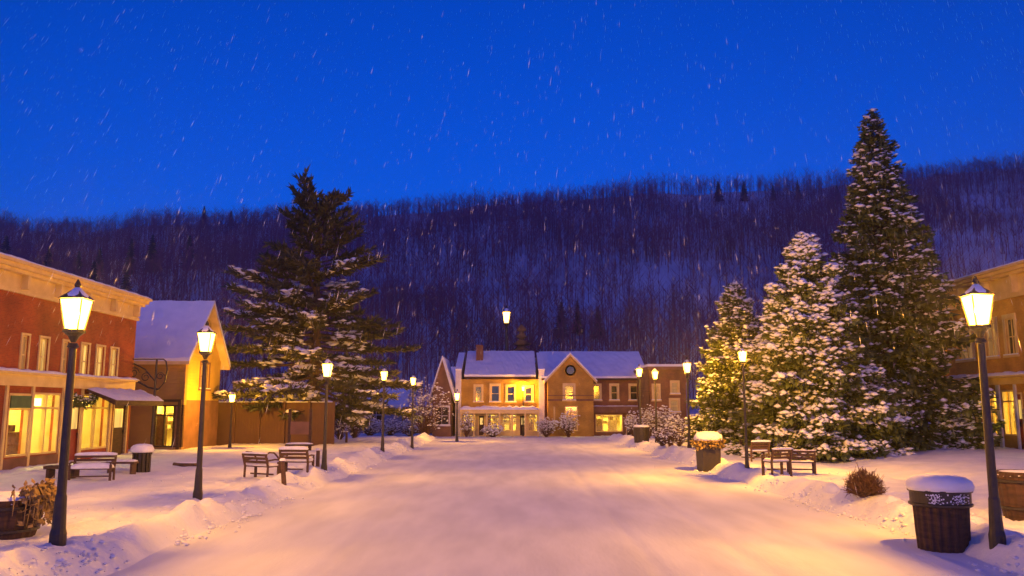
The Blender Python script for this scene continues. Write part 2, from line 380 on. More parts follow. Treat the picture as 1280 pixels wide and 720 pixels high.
for i, (px, py, Y, Hc, _) in enumerate(FC):
    top = PY(px, py, Y); g = float(hillh(top.x, Y))
    hh = min(max(top.z-g, Hc), 11 if Y > 300 else 13)*(.8+.4*rnd.random())
    root = thing('conifer', 'x', 'tree', (top.x, Y, g-.3))
    if protoC is None:
        protoC = []
        for sd_ in (1, 2, 3):
            Vc, Fcc = far_conifer(10, 2.3, sd_); mm = npmesh('crown', Vc, Fcc, 'farneedles'); tk = obj('trunk', MB().tube([(0,0,-1.5),(0,0,9.5)], [.28,.03], 6), 'bark'); protoC.append((mm, tk))
    mm, tk = protoC[i % 3]
    for q in (mm, tk):
        c = q if (i < 3) else q.copy()
        if i >= 3: COL.objects.link(c)
        c.parent = root
    s = hh/10; root.scale = (s*rnd.uniform(.85,1.25), s*rnd.uniform(.85,1.25), s); root.rotation_euler.z = rnd.random()*6
    root['group'] = 'dark conifers on the hill'
    root['label'] = FCL[i]
# ------------------------------------------------------------------ facade builder
class Facade:
    """plane with origin A (u=0,z=0), unit u axis U, outward normal Nn"""
    def __init__(s, A, U, Nn): s.A = Vector(A); s.U = Vector(U); s.N = Vector(Nn)
    def p(s, u, z, n=0): return s.A+s.U*u+Vector((0,0,z))+s.N*n
    def bx(s, mb, u0, z0, u1, z1, n0, n1):
        c = (s.p(u0, z0, n0)+s.p(u1, z1, n1))/2
        d = s.U*abs(u1-u0)+s.N*abs(n1-n0)+Vector((0,0,abs(z1-z0)))
        mb.box(c, (abs(d.x), abs(d.y), abs(d.z))); return mb
    def wall(s, mb, W0, W1, z0, z1, ops, th=.3, top=None):
        us = sorted({W0, W1}|{o[0] for o in ops}|{o[2] for o in ops}); zs = sorted({z0, z1}|{o[1] for o in ops}|{o[3] for o in ops})
        for i in range(len(us)-1):
            run = None
            for j in range(len(zs)-1):
                uc = (us[i]+us[i+1])/2; zc = (zs[j]+zs[j+1])/2
                hole = any(o[0] < uc < o[2] and o[1] < zc < o[3] for o in ops)
                if not hole:
                    if run is None: run = zs[j]
                    end = zs[j+1]
                if run is not None and (hole or j == len(zs)-2):
                    s.bx(mb, us[i], run, us[i+1], zs[j] if hole else zs[j+1], -th, 0); run = None
        return mb
    def window(s, par, u0, z0, u1, z1, pane='dimpane', frame='cream', cols=2, rows=2, trim=.1, sill=True, name='window', snow=True):
        mb = MB(); t = trim
        s.bx(mb, u0-t, z1, u1+t, z1+t*1.2, .003, .05); s.bx(mb, u0-t, z0, u0, z1, .003, .045); s.bx(mb, u1, z0, u1+t, z1, .003, .045)
        e = .05
        s.bx(mb, u0, z0, u0+e, z1, -.14, -.05); s.bx(mb, u1-e, z0, u1, z1, -.14, -.05)
        s.bx(mb, u0+e, z1-e, u1-e, z1, -.14, -.05); s.bx(mb, u0+e, z0, u1-e, z0+e, -.14, -.05)
        for k in range(1, cols):
            u = u0+(u1-u0)*k/cols; s.bx(mb, u-.018, z0+e, u+.018, z1-e, -.12, -.06)
        for k in range(1, rows):
            z = z0+(z1-z0)*k/rows; s.bx(mb, u0+e, z-.025, u1-e, z+.025, -.125, -.055)
        w = obj(name, mb, frame, par)
        obj('pane', s.bx(MB(), u0+e*.5, z0+e*.5, u1-e*.5, z1-e*.5, -.11, -.095), pane, w)
        if sill:
            obj('sill', s.bx(MB(), u0-t-.05, z0-.1, u1+t+.05, z0-.003, .003, .11), frame, w)
            if snow: obj('sill_snow', s.bx(MB(), u0-t-.03, z0-.001, u1+t+.03, z0+.05, .052, .105), 'snow_soft', w)
        return w
    def room(s, par, u0, z0, u1, z1, depth=3.0, power=1):
        mb = MB(); t = .05
        s.bx(mb, u0, z0, u1, z1, -depth-t, -depth); s.bx(mb, u0-t, z0, u0, z1, -depth, -.31); s.bx(mb, u1, z0, u1+t, z1, -depth, -.31)
        s.bx(mb, u0, z1, u1, z1+t, -depth, -.31); s.bx(mb, u0, z0-t, u1, z0, -depth, -.31)
        r = obj('interior', mb, 'interior', par)
        mb = MB(); k = max(1, int((u1-u0)/2.2))
        for i in range(k):
            c = u0+(u1-u0)*(i+.5)/k; s.bx(mb, c-.6, z1-.09, c+.6, z1-.03, -depth*.6-.2, -depth*.6+.25)
        obj('ceiling_light', mb, 'roomlight', r)
        a = MB(); bmb = MB(); u = u0+.2
        while u < u1-.5:
            w = rnd.uniform(.3, .8); h = rnd.uniform(.5, 1.7); dd = rnd.uniform(.35, depth-.5)
            (s.bx(a if rnd.random() < .6 else bmb, u, z0, min(u+w, u1-.1), z0+h, -dd-.3, -dd))
            if rnd.random() < .6: s.bx(a if rnd.random() < .4 else bmb, u+.05, z0+h+.02, u+w*.6, z0+h+rnd.uniform(.1,.35), -dd-.25, -dd-.05)
            u += w+rnd.uniform(.05, .5)
        # shelves on the back wall
        for zz in (z0+.9, z0+1.3, z0+1.7):
            if zz < z1-.3:
                s.bx(a, u0+.1, zz, u1-.1, zz+.03, -depth+.002, -depth+.3); q = u0+.15
                while q < u1-.3:
                    w = rnd.uniform(.08, .22); s.bx(bmb if rnd.random() < .55 else a, q, zz+.032, q+w, zz+rnd.uniform(.1,.28), -depth+.05, -depth+.22); q += w+rnd.uniform(.02,.18)
        if a.v: obj('shelving', a, 'goods_a', r)
        if bmb.v: obj('merchandise', bmb, 'goods_b', r)
        return r
    def shop(s, par, u0, z0, u1, z1, frame='cream', cols=2, transom=True, name='shop_window'):
        mb = MB(); e = .07
        s.bx(mb, u0, z0, u0+e, z1, -.16, .01); s.bx(mb, u1-e, z0, u1, z1, -.16, .01); s.bx(mb, u0+e, z1-e, u1-e, z1, -.16, .01); s.bx(mb, u0+e, z0, u1-e, z0+e, -.16, .01)
        for k in range(1, cols):
            u = u0+(u1-u0)*k/cols; s.bx(mb, u-.03, z0+e, u+.03, z1-e, -.14, -.01)
        if transom: z = z1-(z1-z0)*.25; s.bx(mb, u0+e, z-.03, u1-e, z+.03, -.143, -.007)
        w = obj(name, mb, frame, par)
        obj('pane', s.bx(MB(), u0+e*.6, z0+e*.6, u1-e*.6, z1-e*.6, -.1, -.09), 'glass', w); return w
    def door(s, par, u0, z0, u1, z1, m_='red_door', glass=None):
        mb = MB(); s.bx(mb, u0, z0, u1, z1, -.14, -.08)
        for a, b in ((.08,.45),(.55,.92)):
            s.bx(mb, u0+.12*(u1-u0), z0+a*(z1-z0), u1-.12*(u1-u0), z0+b*(z1-z0), -.08, -.065)
        d = obj('door', mb, m_, par)
        f = MB(); s.bx(f, u0-.08, z0, u0, z1+.08, -.15, .03); s.bx(f, u1, z0, u1+.08, z1+.08, -.15, .03); s.bx(f, u0, z1, u1, z1+.08, -.15, .03)
        obj('door_frame', f, 'cream', d)
        if glass: obj('door_glass', s.bx(MB(), u0+.2*(u1-u0), z0+.55*(z1-z0), u1-.2*(u1-u0), z0+.9*(z1-z0), -.064, -.055), glass, d)
        obj('handle', s.bx(MB(), u1-.14, z0+.95, u1-.1, z0+1.15, -.08, -.03), 'iron', d)
        return d

def snow_strip(fc, u0, u1, z, n0, n1, h=.1, par=None, name='snow', seed=0):
    """lumpy snow lying on a ledge"""
    r = random.Random(seed); K = max(4, int((u1-u0)/.25)); vs = []; fs = []
    prof = [(n0,0),(n0+.0,.55),(n0+(n1-n0)*.3,1),(n0+(n1-n0)*.75,.95),(n1,.6),(n1+.02,0)]
    for i in range(K+1):
        u = u0+(u1-u0)*i/K; hh = h*r.uniform(.65, 1.25)*(1 if 0 < i < K else .4)
        for n, q in prof: vs.append(fc.p(u, z+q*hh, n))
    k = len(prof)
    for i in range(K):
        for j in range(k-1): fs.append((i*k+j, (i+1)*k+j, (i+1)*k+j+1, i*k+j+1))
    fs.append(tuple(range(k))); fs.append(tuple(K*k+j for j in range(k))[::-1])
    return obj(name, MB().add(vs, fs), 'snow_soft', par, smooth=True)

def cornice(fc, par, u0, u1, z, mat_='cream', h=1.0, over=.45, dent=True):
    mb = MB()
    fc.bx(mb, u0, z-h, u1, z-h+.14, .003, .12)
    fc.bx(mb, u0, z-h+.14, u1, z-.36, .003, .06)
    fc.bx(mb, u0-.05, z-.36, u1+.05, z-.24, .003, over*.55)
    fc.bx(mb, u0-.1, z-.24, u1+.1, z-.1, .003, over*.8); fc.bx(mb, u0-.15, z-.1, u1+.15, z, .003, over)
    c = obj('cornice', mb, mat_, par)
    if dent:
        u = u0+.2
        while u < u1-.2: obj('bracket', fc.bx(MB(), u, z-h+.16, u+.16, z-.362, .062, over*.5), mat_, c); u += 2.1
    snow_strip(fc, u0-.12, u1+.12, z+.001, -.2, over-.02, .10, c, 'cornice_snow', 5)
    return c

# ------------------------------------------------------------------ A: red brick shop building, left
XA = -17.0
tA0 = PXc(0, 590, XA).y; YA1 = PXc(160, 560, XA).y; YA0 = 17.0
fa = Facade((XA, YA0, 0), (0,1,0), (1,0,0))
def ua(px, py): q = PXc(px, py, XA); return q.y-YA0, q.z
def recA(x0, y0, x1, y1):     # rectangle on the facade from its far / near edges
    xc = (x0+x1)/2; u0, _ = ua(x0, (y0+y1)/2); u1, _ = ua(x1, (y0+y1)/2)
    return (u0, ua(xc, y1)[1], u1, ua(xc, y0)[1])
LA = YA1-YA0
A = thing('brick_shop_building', 'red brick two-storey shop building with cream cornice at the left edge', 'building', (XA, (YA0+YA1)/2, 0))
zc = ua(160, 379)[1]; ztop = ua(0, 329)[1]; ztop = (ztop+ua(160, 372)[1])/2+.1
upA = [recA(25,421,34,468), recA(48,422,59,468), recA(77,424,85,470), recA(100,431,110,474), recA(119,433,129,475), recA(137,435,146,476)]
zt = sum(o[3] for o in upA)/6; zb = sum(o[1] for o in upA)/6
upA = [(o[0], zb, o[2], zt) for o in upA]
upA += [(3.0, zb, 4.1, zt), (6.0, zb, 7.1, zt)]
g1 = recA(7,513,34,585); g2 = recA(38,498,72,585); g3 = recA(101,505,134,570); dr1 = recA(84,520,100,575); dr2 = recA(140,522,158,570)
zs1 = .55; zh = 2.75
shA = [(1.0, zs1, 3.4, zh), (4.2, zs1, 7.6, zh), (g1[0], zs1, g1[2], zh-.05), (g2[0], zs1, g2[2], zh), (g3[0], zs1, g3[2], zh)]
drA = [(dr1[0], .1, dr1[2], 2.45), (dr2[0], .1, dr2[2]-.1, 2.4)]
wl = MB(); fa.wall(wl, 0, LA, -.3, ztop-.02, upA+shA+drA)
obj('wall', wl, 'brick_red', A)
b2 = MB(); b2.bb(XA-11, YA1-.3, -.3, XA-.302, YA1, ztop-.25); b2.bb(XA-11, YA0, -.3, XA-.302, YA0+.3, ztop-.25); b2.bb(XA-11.3, YA0, -.3, XA-11, YA1, ztop-.25)
obj('rear_walls', b2, 'brick_red_x', A)
rf = obj('roof', MB().bb(XA-11, YA0+.3, ztop-.7, XA-.3, YA1-.3, ztop-.55), 'stone', A)
obj('roof_snow', MB().bb(XA-11, YA0+.3, ztop-.548, XA-.305, YA1-.3, ztop-.3), 'snow', rf)
for k, o in enumerate(upA): fa.window(A, *o, pane=['dimpane','litpane','dimpane','litpane','litpane','litpane','dimpane','litpane'][k], trim=.06)
for o in shA: fa.shop(A, *o, cols=2 if o[2]-o[0] > 1.6 else 1)
fa.room(A, .5, .4, dr1[0]-.2, 2.85, 3.2); fa.room(A, g3[0]-.3, .4, g3[2]+.1, 2.85, 3)
fa.door(A, *drA[0], 'red_door', 'litpane'); fa.door(A, *drA[1], 'darkwood', 'litpane')
cornice(fa, A, 0, LA, ztop, 'cream', 1.0, .6)
# shop cornice band and pilasters
bd = MB(); fa.bx(bd, 0, 2.95, LA, 3.35, .003, .14); fa.bx(bd, 0, 3.35, LA, 3.42, .003, .3)
lb = obj('shop_cornice', bd, 'cream', A); snow_strip(fa, 0, LA, 3.421, 0.01, .31, .1, lb, 'ledge_snow', 8)
for u in (.1, 3.6, g1[0]-.28, g2[0]-.17, g2[2]+.05, g3[0]-.2, g3[2]+.04): obj('pilaster', fa.bx(MB(), u, .0, u+.13, 2.95, .003, .07), 'cream', A)
st = MB(); fa.bx(st, 0, -.1, dr1[0]-.1, .5, .003, .06); obj('stall_riser', st, 'brown_wall', A)
obj('sign_panel', fa.bx(MB(), g1[0]+.03, 2.2, g1[2]-.03, 2.62, .02, .06), 'green_paint', A)
obj('lit_sign', fa.bx(MB(), g2[0]+.6, 2.28, g2[2]-.5, 2.55, -.5, -.42), 'signlight', A)
# awning with snow above the far shop
aw = MB(); u0, u1 = ua(103,500)[0], LA+.25
fc = fa
vs = [fc.p(u0,2.95,.15), fc.p(u1,2.95,.15), fc.p(u1,2.5,1.35), fc.p(u0,2.5,1.35), fc.p(u0,2.88,.15), fc.p(u1,2.88,.15), fc.p(u1,2.3,1.33), fc.p(u0,2.3,1.33)]
aw.add(vs, [(0,1,2,3),(7,6,5,4),(3,2,6,7),(0,3,7,4),(1,5,6,2),(0,4,5,1)])
awo = obj('awning', aw, 'darkwood', A)
sm = MB(); r_ = random.Random(4); K = 22
for i in range(K+1):
    for j in range(7):
        u = u0+(u1-u0)*i/K; t = j/6; e = 0 if i in (0, K) or j in (0, 6) else 1
        sm.v.append(tuple(fc.p(u, 2.955-.45*t+e*.13*r_.uniform(.4,1.2), .15+1.22*t)))
for i in range(K):
    for j in range(6): sm.f.append((i*7+j, (i+1)*7+j, (i+1)*7+j+1, i*7+j+1))
obj('awning_snow', sm, 'snow_soft', awo, smooth=True)
# added chimney; the reddish blob over this roof is only lamp halo
obj('chimney', MB().bb(XA-3.6, 31, ztop-.6, XA-2.8, 31.8, ztop+.9), 'brick_red_x', A)

# ------------------------------------------------------------------ B: yellow gabled building behind it
XB = -16.3
qa = PXc(231, 445, XB); qb = PXc(276, 452, XB); YB0, YB1 = qa.y, qb.y
fb = Facade((XB, YB0, 0), (0,1,0), (1,0,0)); LB = YB1-YB0
zeB = qa.z; zpB = PXc(254, 382, XB).z
B = thing('gabled_building', 'yellow-sided building with a steep snow covered roof behind the red brick shops', 'building', (XB, (YB0+YB1)/2, 0))
x0B = XB-9.5
wb = MB(); oB = [(LB*.42, 3.2, LB*.66, 4.5)]
fb.wall(wb, .0, LB, 2.6, zeB-.05, oB, .3)
wb.poly([fb.p(0,zeB-.05,0), fb.p(LB,zeB-.05,0), fb.p(LB/2,zpB-.1,0)], .3, (-1,0,0))
obj('gable_wall', wb, 'yellow_side', B)
ff = Facade((x0B, YB0, 0), (1,0,0), (0,-1,0)); LF = XB-x0B
sw = PY(193, 520, YB0).x-x0B; se = PY(229, 520, YB0).x-x0B
opF = [(sw, .3, se, 2.35)]
wf = MB(); ff.wall(wf, 0, LF-.302, -.3, zeB-.05, opF, .3)
obj('side_wall', wf, 'tan_side', B)
lw = MB(); fb.wall(lw, 0, LB, -.3, 2.6, [], .3); lw.bb(x0B, YB1-.3, -.3, XB-.302, YB1, zeB-.1); lw.bb(x0B, YB0+.3, -.3, x0B+.3, YB1-.3, zeB-.1)
obj('base_wall', lw, 'brown_wall', B)
fb.window(B, *oB[0], pane='dimpane', frame='brown_wall')
ff.shop(B, *opF[0], frame='darkwood', cols=3); ff.room(B, sw-.5, .2, min(se+.5, LF-.35), 2.5, 2.6)
tr_ = MB(); ff.bx(tr_, 0, 2.5, LF, 2.62, .003, .12); ff.bx(tr_, LF-.16, -.2, LF, 2.5, .003, .1); obj('trim', tr_, 'darkwood', B)
def gable_roof(par, x0, x1, y0, y1, ze, zp, over=.35, th=.16, axis='x', snow=.16, mname='darkwood'):
    """ridge along x (axis='x') or along y"""
    out = []
    a0, a1 = (x0, x1) if axis == 'x' else (y0, y1); b0, b1 = (y0, y1) if axis == 'x' else (x0, x1)
    bc = (b0+b1)/2; sl = (zp-ze)/(bc-b0)
    def P_(a, b, z): return (a, b, z) if axis == 'x' else (b, a, z)
    roof = MB(); sn = MB()
    for sgn, be in ((-1, b0-over), (1, b1+over)):
        zed = ze-sl*over
        for mb, lo, hi, ex in ((roof, 0, th, 0), (sn, th+.004, th+snow, .02)):
            K = 1 if mb is roof else 26
            r = random.Random(int(zp*10)+sgn)
            vs = []; J = 1 if mb is roof else 8
            for i in range(K+1):
                for j in range(J+1):
                    t = j/J; a = a0-over-ex+(a1-a0+2*over+2*ex)*i/K; b = bc+(be+sgn*ex-bc)*t; z = zp+(zed-zp)*t
                    jz = 0 if mb is roof else r.uniform(-.03, .03)
                    vs.append((P_(a, b, z+hi+jz), P_(a, b, z+lo)))
            flat = [v for q in vs for v in q]; idx = lambda i, j, k: (i*(J+1)+j)*2+k
            fs = []
            for i in range(K):
                for j in range(J):
                    fs.append((idx(i,j,0), idx(i+1,j,0), idx(i+1,j+1,0), idx(i,j+1,0))); fs.append((idx(i,j,1), idx(i,j+1,1), idx(i+1,j+1,1), idx(i+1,j,1)))
                fs.append((idx(i,J,0), idx(i+1,J,0), idx(i+1,J,1), idx(i,J,1)))
            for j in range(J):
                fs.append((idx(0,j,0), idx(0,j+1,0), idx(0,j+1,1), idx(0,j,1))); fs.append((idx(K,j,1), idx(K,j+1,1), idx(K,j+1,0), idx(K,j,0)))
            mb.add(flat, fs)
    ro = obj('roof', roof, mname, par); obj('roof_snow', sn, 'snow', ro); return ro
gable_roof(B, x0B, XB, YB0, YB1, zeB, zpB, .4, axis='x', mname='cream')

# ------------------------------------------------------------------ C: long brown board fence under the pine
YC = 46.5
fx0, fx1 = PY(262, 530, YC).x, PY(417, 530, YC).x; zf = PY(340, 503, YC).z
Cc = thing('board_fence', 'long brown vertical board fence below the big pine', 'fence', ((fx0+fx1)/2, YC, 0))
obj('boards', MB().bb(fx0, YC, -.2, fx1, YC+.06, zf), 'fence', Cc)
for k in range(6):
    x = fx0+(fx1-fx0)*k/5; obj('post', MB().bb(x-.07, YC-.12, -.2, x+.07, YC-.002, zf+.06), 'fence', Cc)
ff2 = Facade((fx0, YC, 0), (1,0,0), (0,-1,0)); snow_strip(ff2, 0, fx1-fx0, zf+.001, -.07, .0, .07, Cc, 'fence_snow', 3)

# ------------------------------------------------------------------ E: shop with parapet walls, F: gabled shop, G: brown brick block
YE = 66.0
X = lambda px, Y=YE: PY(px, 500, Y).x
Z = lambda py, Y=YE: PY(640, py, Y).z
def fac(x0, Y): return Facade((x0, Y, 0), (1,0,0), (0,-1,0))
# E
xe0, xe1 = X(573), X(677)
E = thing('verandah_shop', 'tan two-storey shop with white end parapets and a snowy verandah over its lit ground floor', 'building', ((xe0+xe1)/2, YE, 0))
fe = fac(xe0, YE); LE = xe1-xe0
zE = Z(474); zmid = Z(512)
up = [(X(594)-xe0, Z(502), X(602)-xe0, Z(483)), (X(614)-xe0, Z(502), X(624)-xe0, Z(482)), (X(634)-xe0, Z(502), X(643)-xe0, Z(483)), (X(656)-xe0, Z(502), X(665)-xe0, Z(484))]
dn = [(X(579)-xe0,.35,X(595)-xe0,zmid-.35), (X(609)-xe0,.35,X(624)-xe0,zmid-.35), (X(628)-xe0,.35,X(646)-xe0,zmid-.35), (X(660)-xe0,.35,X(673)-xe0,zmid-.35)]
ddE = [(X(599)-xe0,.05,X(605)-xe0,zmid-.5), (X(650)-xe0,.05,X(657)-xe0,zmid-.5)]
mb = MB(); fe.wall(mb, 0, LE, -.2, zmid+.2, dn+ddE, .3); obj('shop_wall', mb, 'cream', E)
mb = MB(); fe.wall(mb, 0, LE, zmid+.2, zE, up, .3); obj('upper_wall', mb, 'brick_ochre', E)
mb = MB(); mb.bb(xe0, YE+9, -.2, xe1, YE+9.3, zE); obj('rear_wall', mb, 'brick_ochre', E)
for o in up: fe.window(E, *o, pane='darkglass', frame='cream', cols=1, trim=.14)
for o in dn: fe.shop(E, *o, cols=2)
for o in ddE: fe.door(E, *o, 'darkwood', 'litpane')
fe.room(E, .4, .2, LE-.4, zmid-.1, 3)
# parapet end walls
for k, x in enumerate((xe0, xe1)):
    pw = MB(); s_ = -1 if k == 0 else 1
    zr = Z(446); w_ = .45
    pw.poly([(x-w_/2, YE-.25, -.2), (x-w_/2, YE+9.4, -.2), (x-w_/2, YE+9.4, zE+.4), (x-w_/2, YE+5, zr+.5), (x-w_/2, YE+4, zr+.5), (x-w_/2, YE-.25, zE+.7)], w_, (1,0,0))
    pp = obj('parapet_wall', pw, 'white', E)
    obj('parapet_snow', MB().poly([(x-w_/2-.04, YE-.28, zE+.703), (x-w_/2-.04, YE+4, zr+.503), (x-w_/2-.04, YE+5, zr+.503), (x-w_/2-.04, YE+5, zr+.62), (x-w_/2-.04, YE+4, zr+.62), (x-w_/2-.04, YE-.28, zE+.82)], w_+.08, (1,0,0)), 'snow_soft', pp)
def gr2(par, x0, x1, y0, yd, ze, zp, ov=.25):
    gable_roof(par, x0, x1, y0, y0+yd, ze, zp, ov, axis='x')
gr2(E, xe0+.5, xe1-.5, YE-.1, 9.4, zE+.05, Z(444)+.35, .02)
obj('chimney', MB().bb(X(593), YE+2.6, zE+1.0, X(602), YE+3.5, Z(434)+.4), 'brick_brown', E)
# verandah
vr = MB(); fe.bx(vr, .25, zmid-.12, LE-.25, zmid, .003, 2.0); fe.bx(vr, .25, zmid-.3, LE-.25, zmid-.12, 1.85, 2.0)
vo = obj('verandah', vr, 'cream', E); snow_strip(fe, .25, LE-.25, zmid+.002, .02, 2.02, .28, vo, 'verandah_snow', 12)
for u in np.linspace(.35, LE-.35, 7): obj('verandah_post', fe.bx(MB(), u-.06, -.1, u+.06, zmid-.302, 1.86, 1.98), 'cream', vo)
# F
xf0, xf1 = xe1+.24, X(806)
Fb = thing('gabled_shop', 'ochre brick shop with a central gable and long blue snowy roof', 'building', ((xf0+xf1)/2, YE, 0))
ff_ = fac(xf0, YE); LFb = xf1-xf0
gx0, gx1 = X(684)-xf0, X(740)-xf0
zeF = Z(474)
# projecting gable bay
fg = fac(xf0+gx0, YE-1.2); Lg = gx1-gx0
upg = [(X(706,YE-1.2)-xf0-gx0, Z(500,YE-1.2), X(717,YE-1.2)-xf0-gx0, Z(482,YE-1.2))]
dng = [(X(706,YE-1.2)-xf0-gx0, .4, X(722,YE-1.2)-xf0-gx0, 2.35), (.5,.4,X(693,YE-1.2)-xf0-gx0,2.35)]
mb = MB(); fg.wall(mb, 0, Lg, -.2, zeF-.1, upg+dng, .3); mb.poly([fg.p(0,zeF-.1,-.3), fg.p(Lg,zeF-.1,-.3), fg.p(Lg/2,Z(446,YE-1.2),-.3)], .3, (0,-1,0))
mb.bb(xf0+gx0, YE-.9, -.2, xf0+gx0+.3, YE-.003, zeF-.1); mb.bb(xf0+gx1-.3, YE-.9, -.2, xf0+gx1, YE-.003, zeF-.1)
obj('gable_wall', mb, 'brick_ochre', Fb)
for o in upg: fg.window(Fb, *o, pane='darkglass', frame='cream', cols=1, trim=.16)
for o in dng: fg.shop(Fb, *o, cols=2)
# round vent
vt = MB(); c = fg.p(Lg/2, Z(463,YE-1.2), .02); 
for k in range(2): vt.tube([c+Vector((0,-.0,0)), c+Vector((0,-.06,0))], .42-.0*k, 20)
vo2 = obj('gable_vent', vt, 'cream', Fb)
obj('vent_louvre', MB().tube([c+Vector((0,-.062,0)), c+Vector((0,-.075,0))], .3, 20), 'darkglass', vo2)
bnd = MB(); fg.bx(bnd, .0, 2.75, Lg, 2.9, .003, .08); fg.bx(bnd, .0, 3.15, Lg, 3.22, .003, .05); obj('string_course', bnd, 'brown_wall', Fb)
dnF = [(X(744)-xf0,.3,X(778)-xf0,Z(518))]; drF = [(X(783)-xf0,.05,X(790)-xf0,Z(520))]
upF = [(X(742)-xf0, Z(500), X(750)-xf0, Z(482)), (X(764)-xf0, Z(500), X(772)-xf0, Z(482)), (X(788)-xf0, Z(500), X(797)-xf0, Z(482))]
mb = MB(); ff_.wall(mb, 0, LFb, -.2, zeF, dnF+drF+upF, .3); mb.bb(xf0, YE+9, -.2, xf1, YE+9.3, zeF); mb.bb(xf1-.3, YE+.003, -.2, xf1, YE+9, zeF)
mb.poly([(xf1-.3, YE, zeF), (xf1-.3, YE+9.3, zeF), (xf1-.3, YE+4.65, Z(443)+.1)], .3, (1,0,0))
obj('wall', mb, 'brick_brown', Fb)
for o in upF: ff_.window(Fb, *o, pane='darkglass', frame='cream', cols=1, trim=.14)
for o in dnF: ff_.shop(Fb, *o, cols=4, transom=False)
for o in drF: ff_.door(Fb, *o, 'darkwood', 'litpane')
ff_.room(Fb, X(743)-xf0, .2, X(780)-xf0, Z(517)+.1, 3)
fg.room(Fb, .3, .2, Lg-.3, 2.6, 1.5)
mb = MB(); ff_.bx(mb, gx1+.05, Z(516), LFb, Z(508), .003, .35); sg = obj('shop_fascia', mb, 'brown_wall', Fb); snow_strip(ff_, gx1+.05, LFb, Z(508)+.002, .01, .36, .07, sg, 'fascia_snow', 6)
gr2(Fb, xf0+.05, xf1, YE, 9.3, zeF+.05, Z(443)+.25, .3)
gable_roof(Fb, xf0+gx0, xf0+gx1, YE-1.2, YE+4, zeF-.1, Z(446,YE-1.2)+.05, .28, axis='y', mname='cream', snow=.12)
# G
YG = 60.0
xg0, xg1 = X(812,YG), X(858,YG)
Gb = thing('brown_brick_block', 'dark brown brick block set forward behind the right lamp cluster', 'building', ((xg0+xg1)/2, YG, 0))
fgb = fac(xg0, YG); LG = xg1-xg0; zg = Z(462, YG)
upG = [(X(838,YG)-xg0, Z(515,YG), X(848,YG)-xg0, Z(500,YG)), (X(817,YG)-xg0, Z(500,YG), X(824,YG)-xg0, Z(482,YG)), (X(840,YG)-xg0, Z(492,YG), X(848,YG)-xg0, Z(478,YG))]
mb = MB(); fgb.wall(mb, 0, LG, -.2, zg, upG, .3); mb.bb(xg0, YG+.002, -.2, xg0+.3, YG+12, zg); mb.bb(xg0, YG+12, -.2, xg1, YG+12.3, zg); obj('wall', mb, 'brick_brown', Gb)
mb = MB(); fgr = Facade((xg1, YG, 0), (0,1,0), (1,0,0)); mb.bb(xg1-.3, YG+.002, -.2, xg1, YG+12, zg); obj('side_wall', mb, 'brick_tan', Gb)
for o in upG: fgb.window(Gb, *o, pane='dimpane', frame='cream', cols=1, trim=.12)
for k in range(4): fgr.window(Gb, 1.2+k*2.8, 3.4, 2.3+k*2.8, 5, pane='litpane' if k%2 else 'dimpane', trim=.1)
ro = obj('roof', MB().bb(xg0-.15, YG-.15, zg+.002, xg1+.15, YG+12.4, zg+.22), 'brown_wall', Gb); obj('roof_snow', MB().bb(xg0-.12, YG-.12, zg+.222, xg1+.12, YG+12.3, zg+.4), 'snow', ro)

# ------------------------------------------------------------------ D: small houses far left of the street end
def small_house(name, label, px0, px1, Y, ye, yp, wallm, lit, axis='x', depth=7, grp=None):
    x0, x1 = X(px0, Y), X(px1, Y); ze = Z(ye, Y); zp = Z(yp, Y)
    h = thing(name, label, 'house', ((x0+x1)/2, Y, 0), group=grp); f = fac(x0, Y); L = x1-x0
    ops = []; n = max(1, int(L/2.6))
    for k in range(n):
        c = L*(k+.5)/n; ops.append((c-.55, .9, c+.55, 2.3))
    mb = MB(); f.wall(mb, 0, L, -.2, ze, ops, .25); mb.bb(x0, Y+.002, -.2, x0+.25, Y+depth, ze); mb.bb(x1-.25, Y+.002, -.2, x1, Y+depth, ze); mb.bb(x0+.25, Y+depth-.25, -.2, x1-.25, Y+depth, ze)
    if axis == 'y': mb.poly([(x0, Y, ze), (x1, Y, ze), ((x0+x1)/2, Y, zp-.1)], .25, (0,1,0))
    else:
        for xx in (x0, x1-.25): mb.poly([(xx, Y, ze), (xx, Y+depth, ze), (xx, Y+depth/2, zp-.1)], .25, (1,0,0))
    obj('wall', mb, wallm, h)
    for k, o in enumerate(ops): f.window(h, *o, pane='litpane' if lit else ('litpane' if k % 3 == 1 else 'darkglass'), frame='white', trim=.08)
    gable_roof(h, x0, x1, Y, Y+depth, ze, zp, .3, axis=axis, mname='white'); return h
small_house('cottage', 'bluish cottage with snowy roof behind the left middle lamp posts', 438, 503, 72, 508, 488, 'blue_wall', False)
small_house('lit_shopfront', 'low yellow-lit shopfront between the cottage and the steep gabled house', 503, 541, 70, 518, 500, 'brown_wall', True)
small_house('steep_gabled_house', 'narrow brown house with a very steep gable left of the verandah shop', 541, 564, 64, 488, 450, 'brown_wall', False, 'y', 6)
small_house('narrow_house', 'narrow pale house with blue snowy roof beside the white parapet', 562, 574, 76, 495, 460, 'white', False, 'x', 8)
small_house('back_house', 'small house with blue snowy roof seen between the spruces', 952, 986, 75, 462, 424, 'white', False, 'x', 8)

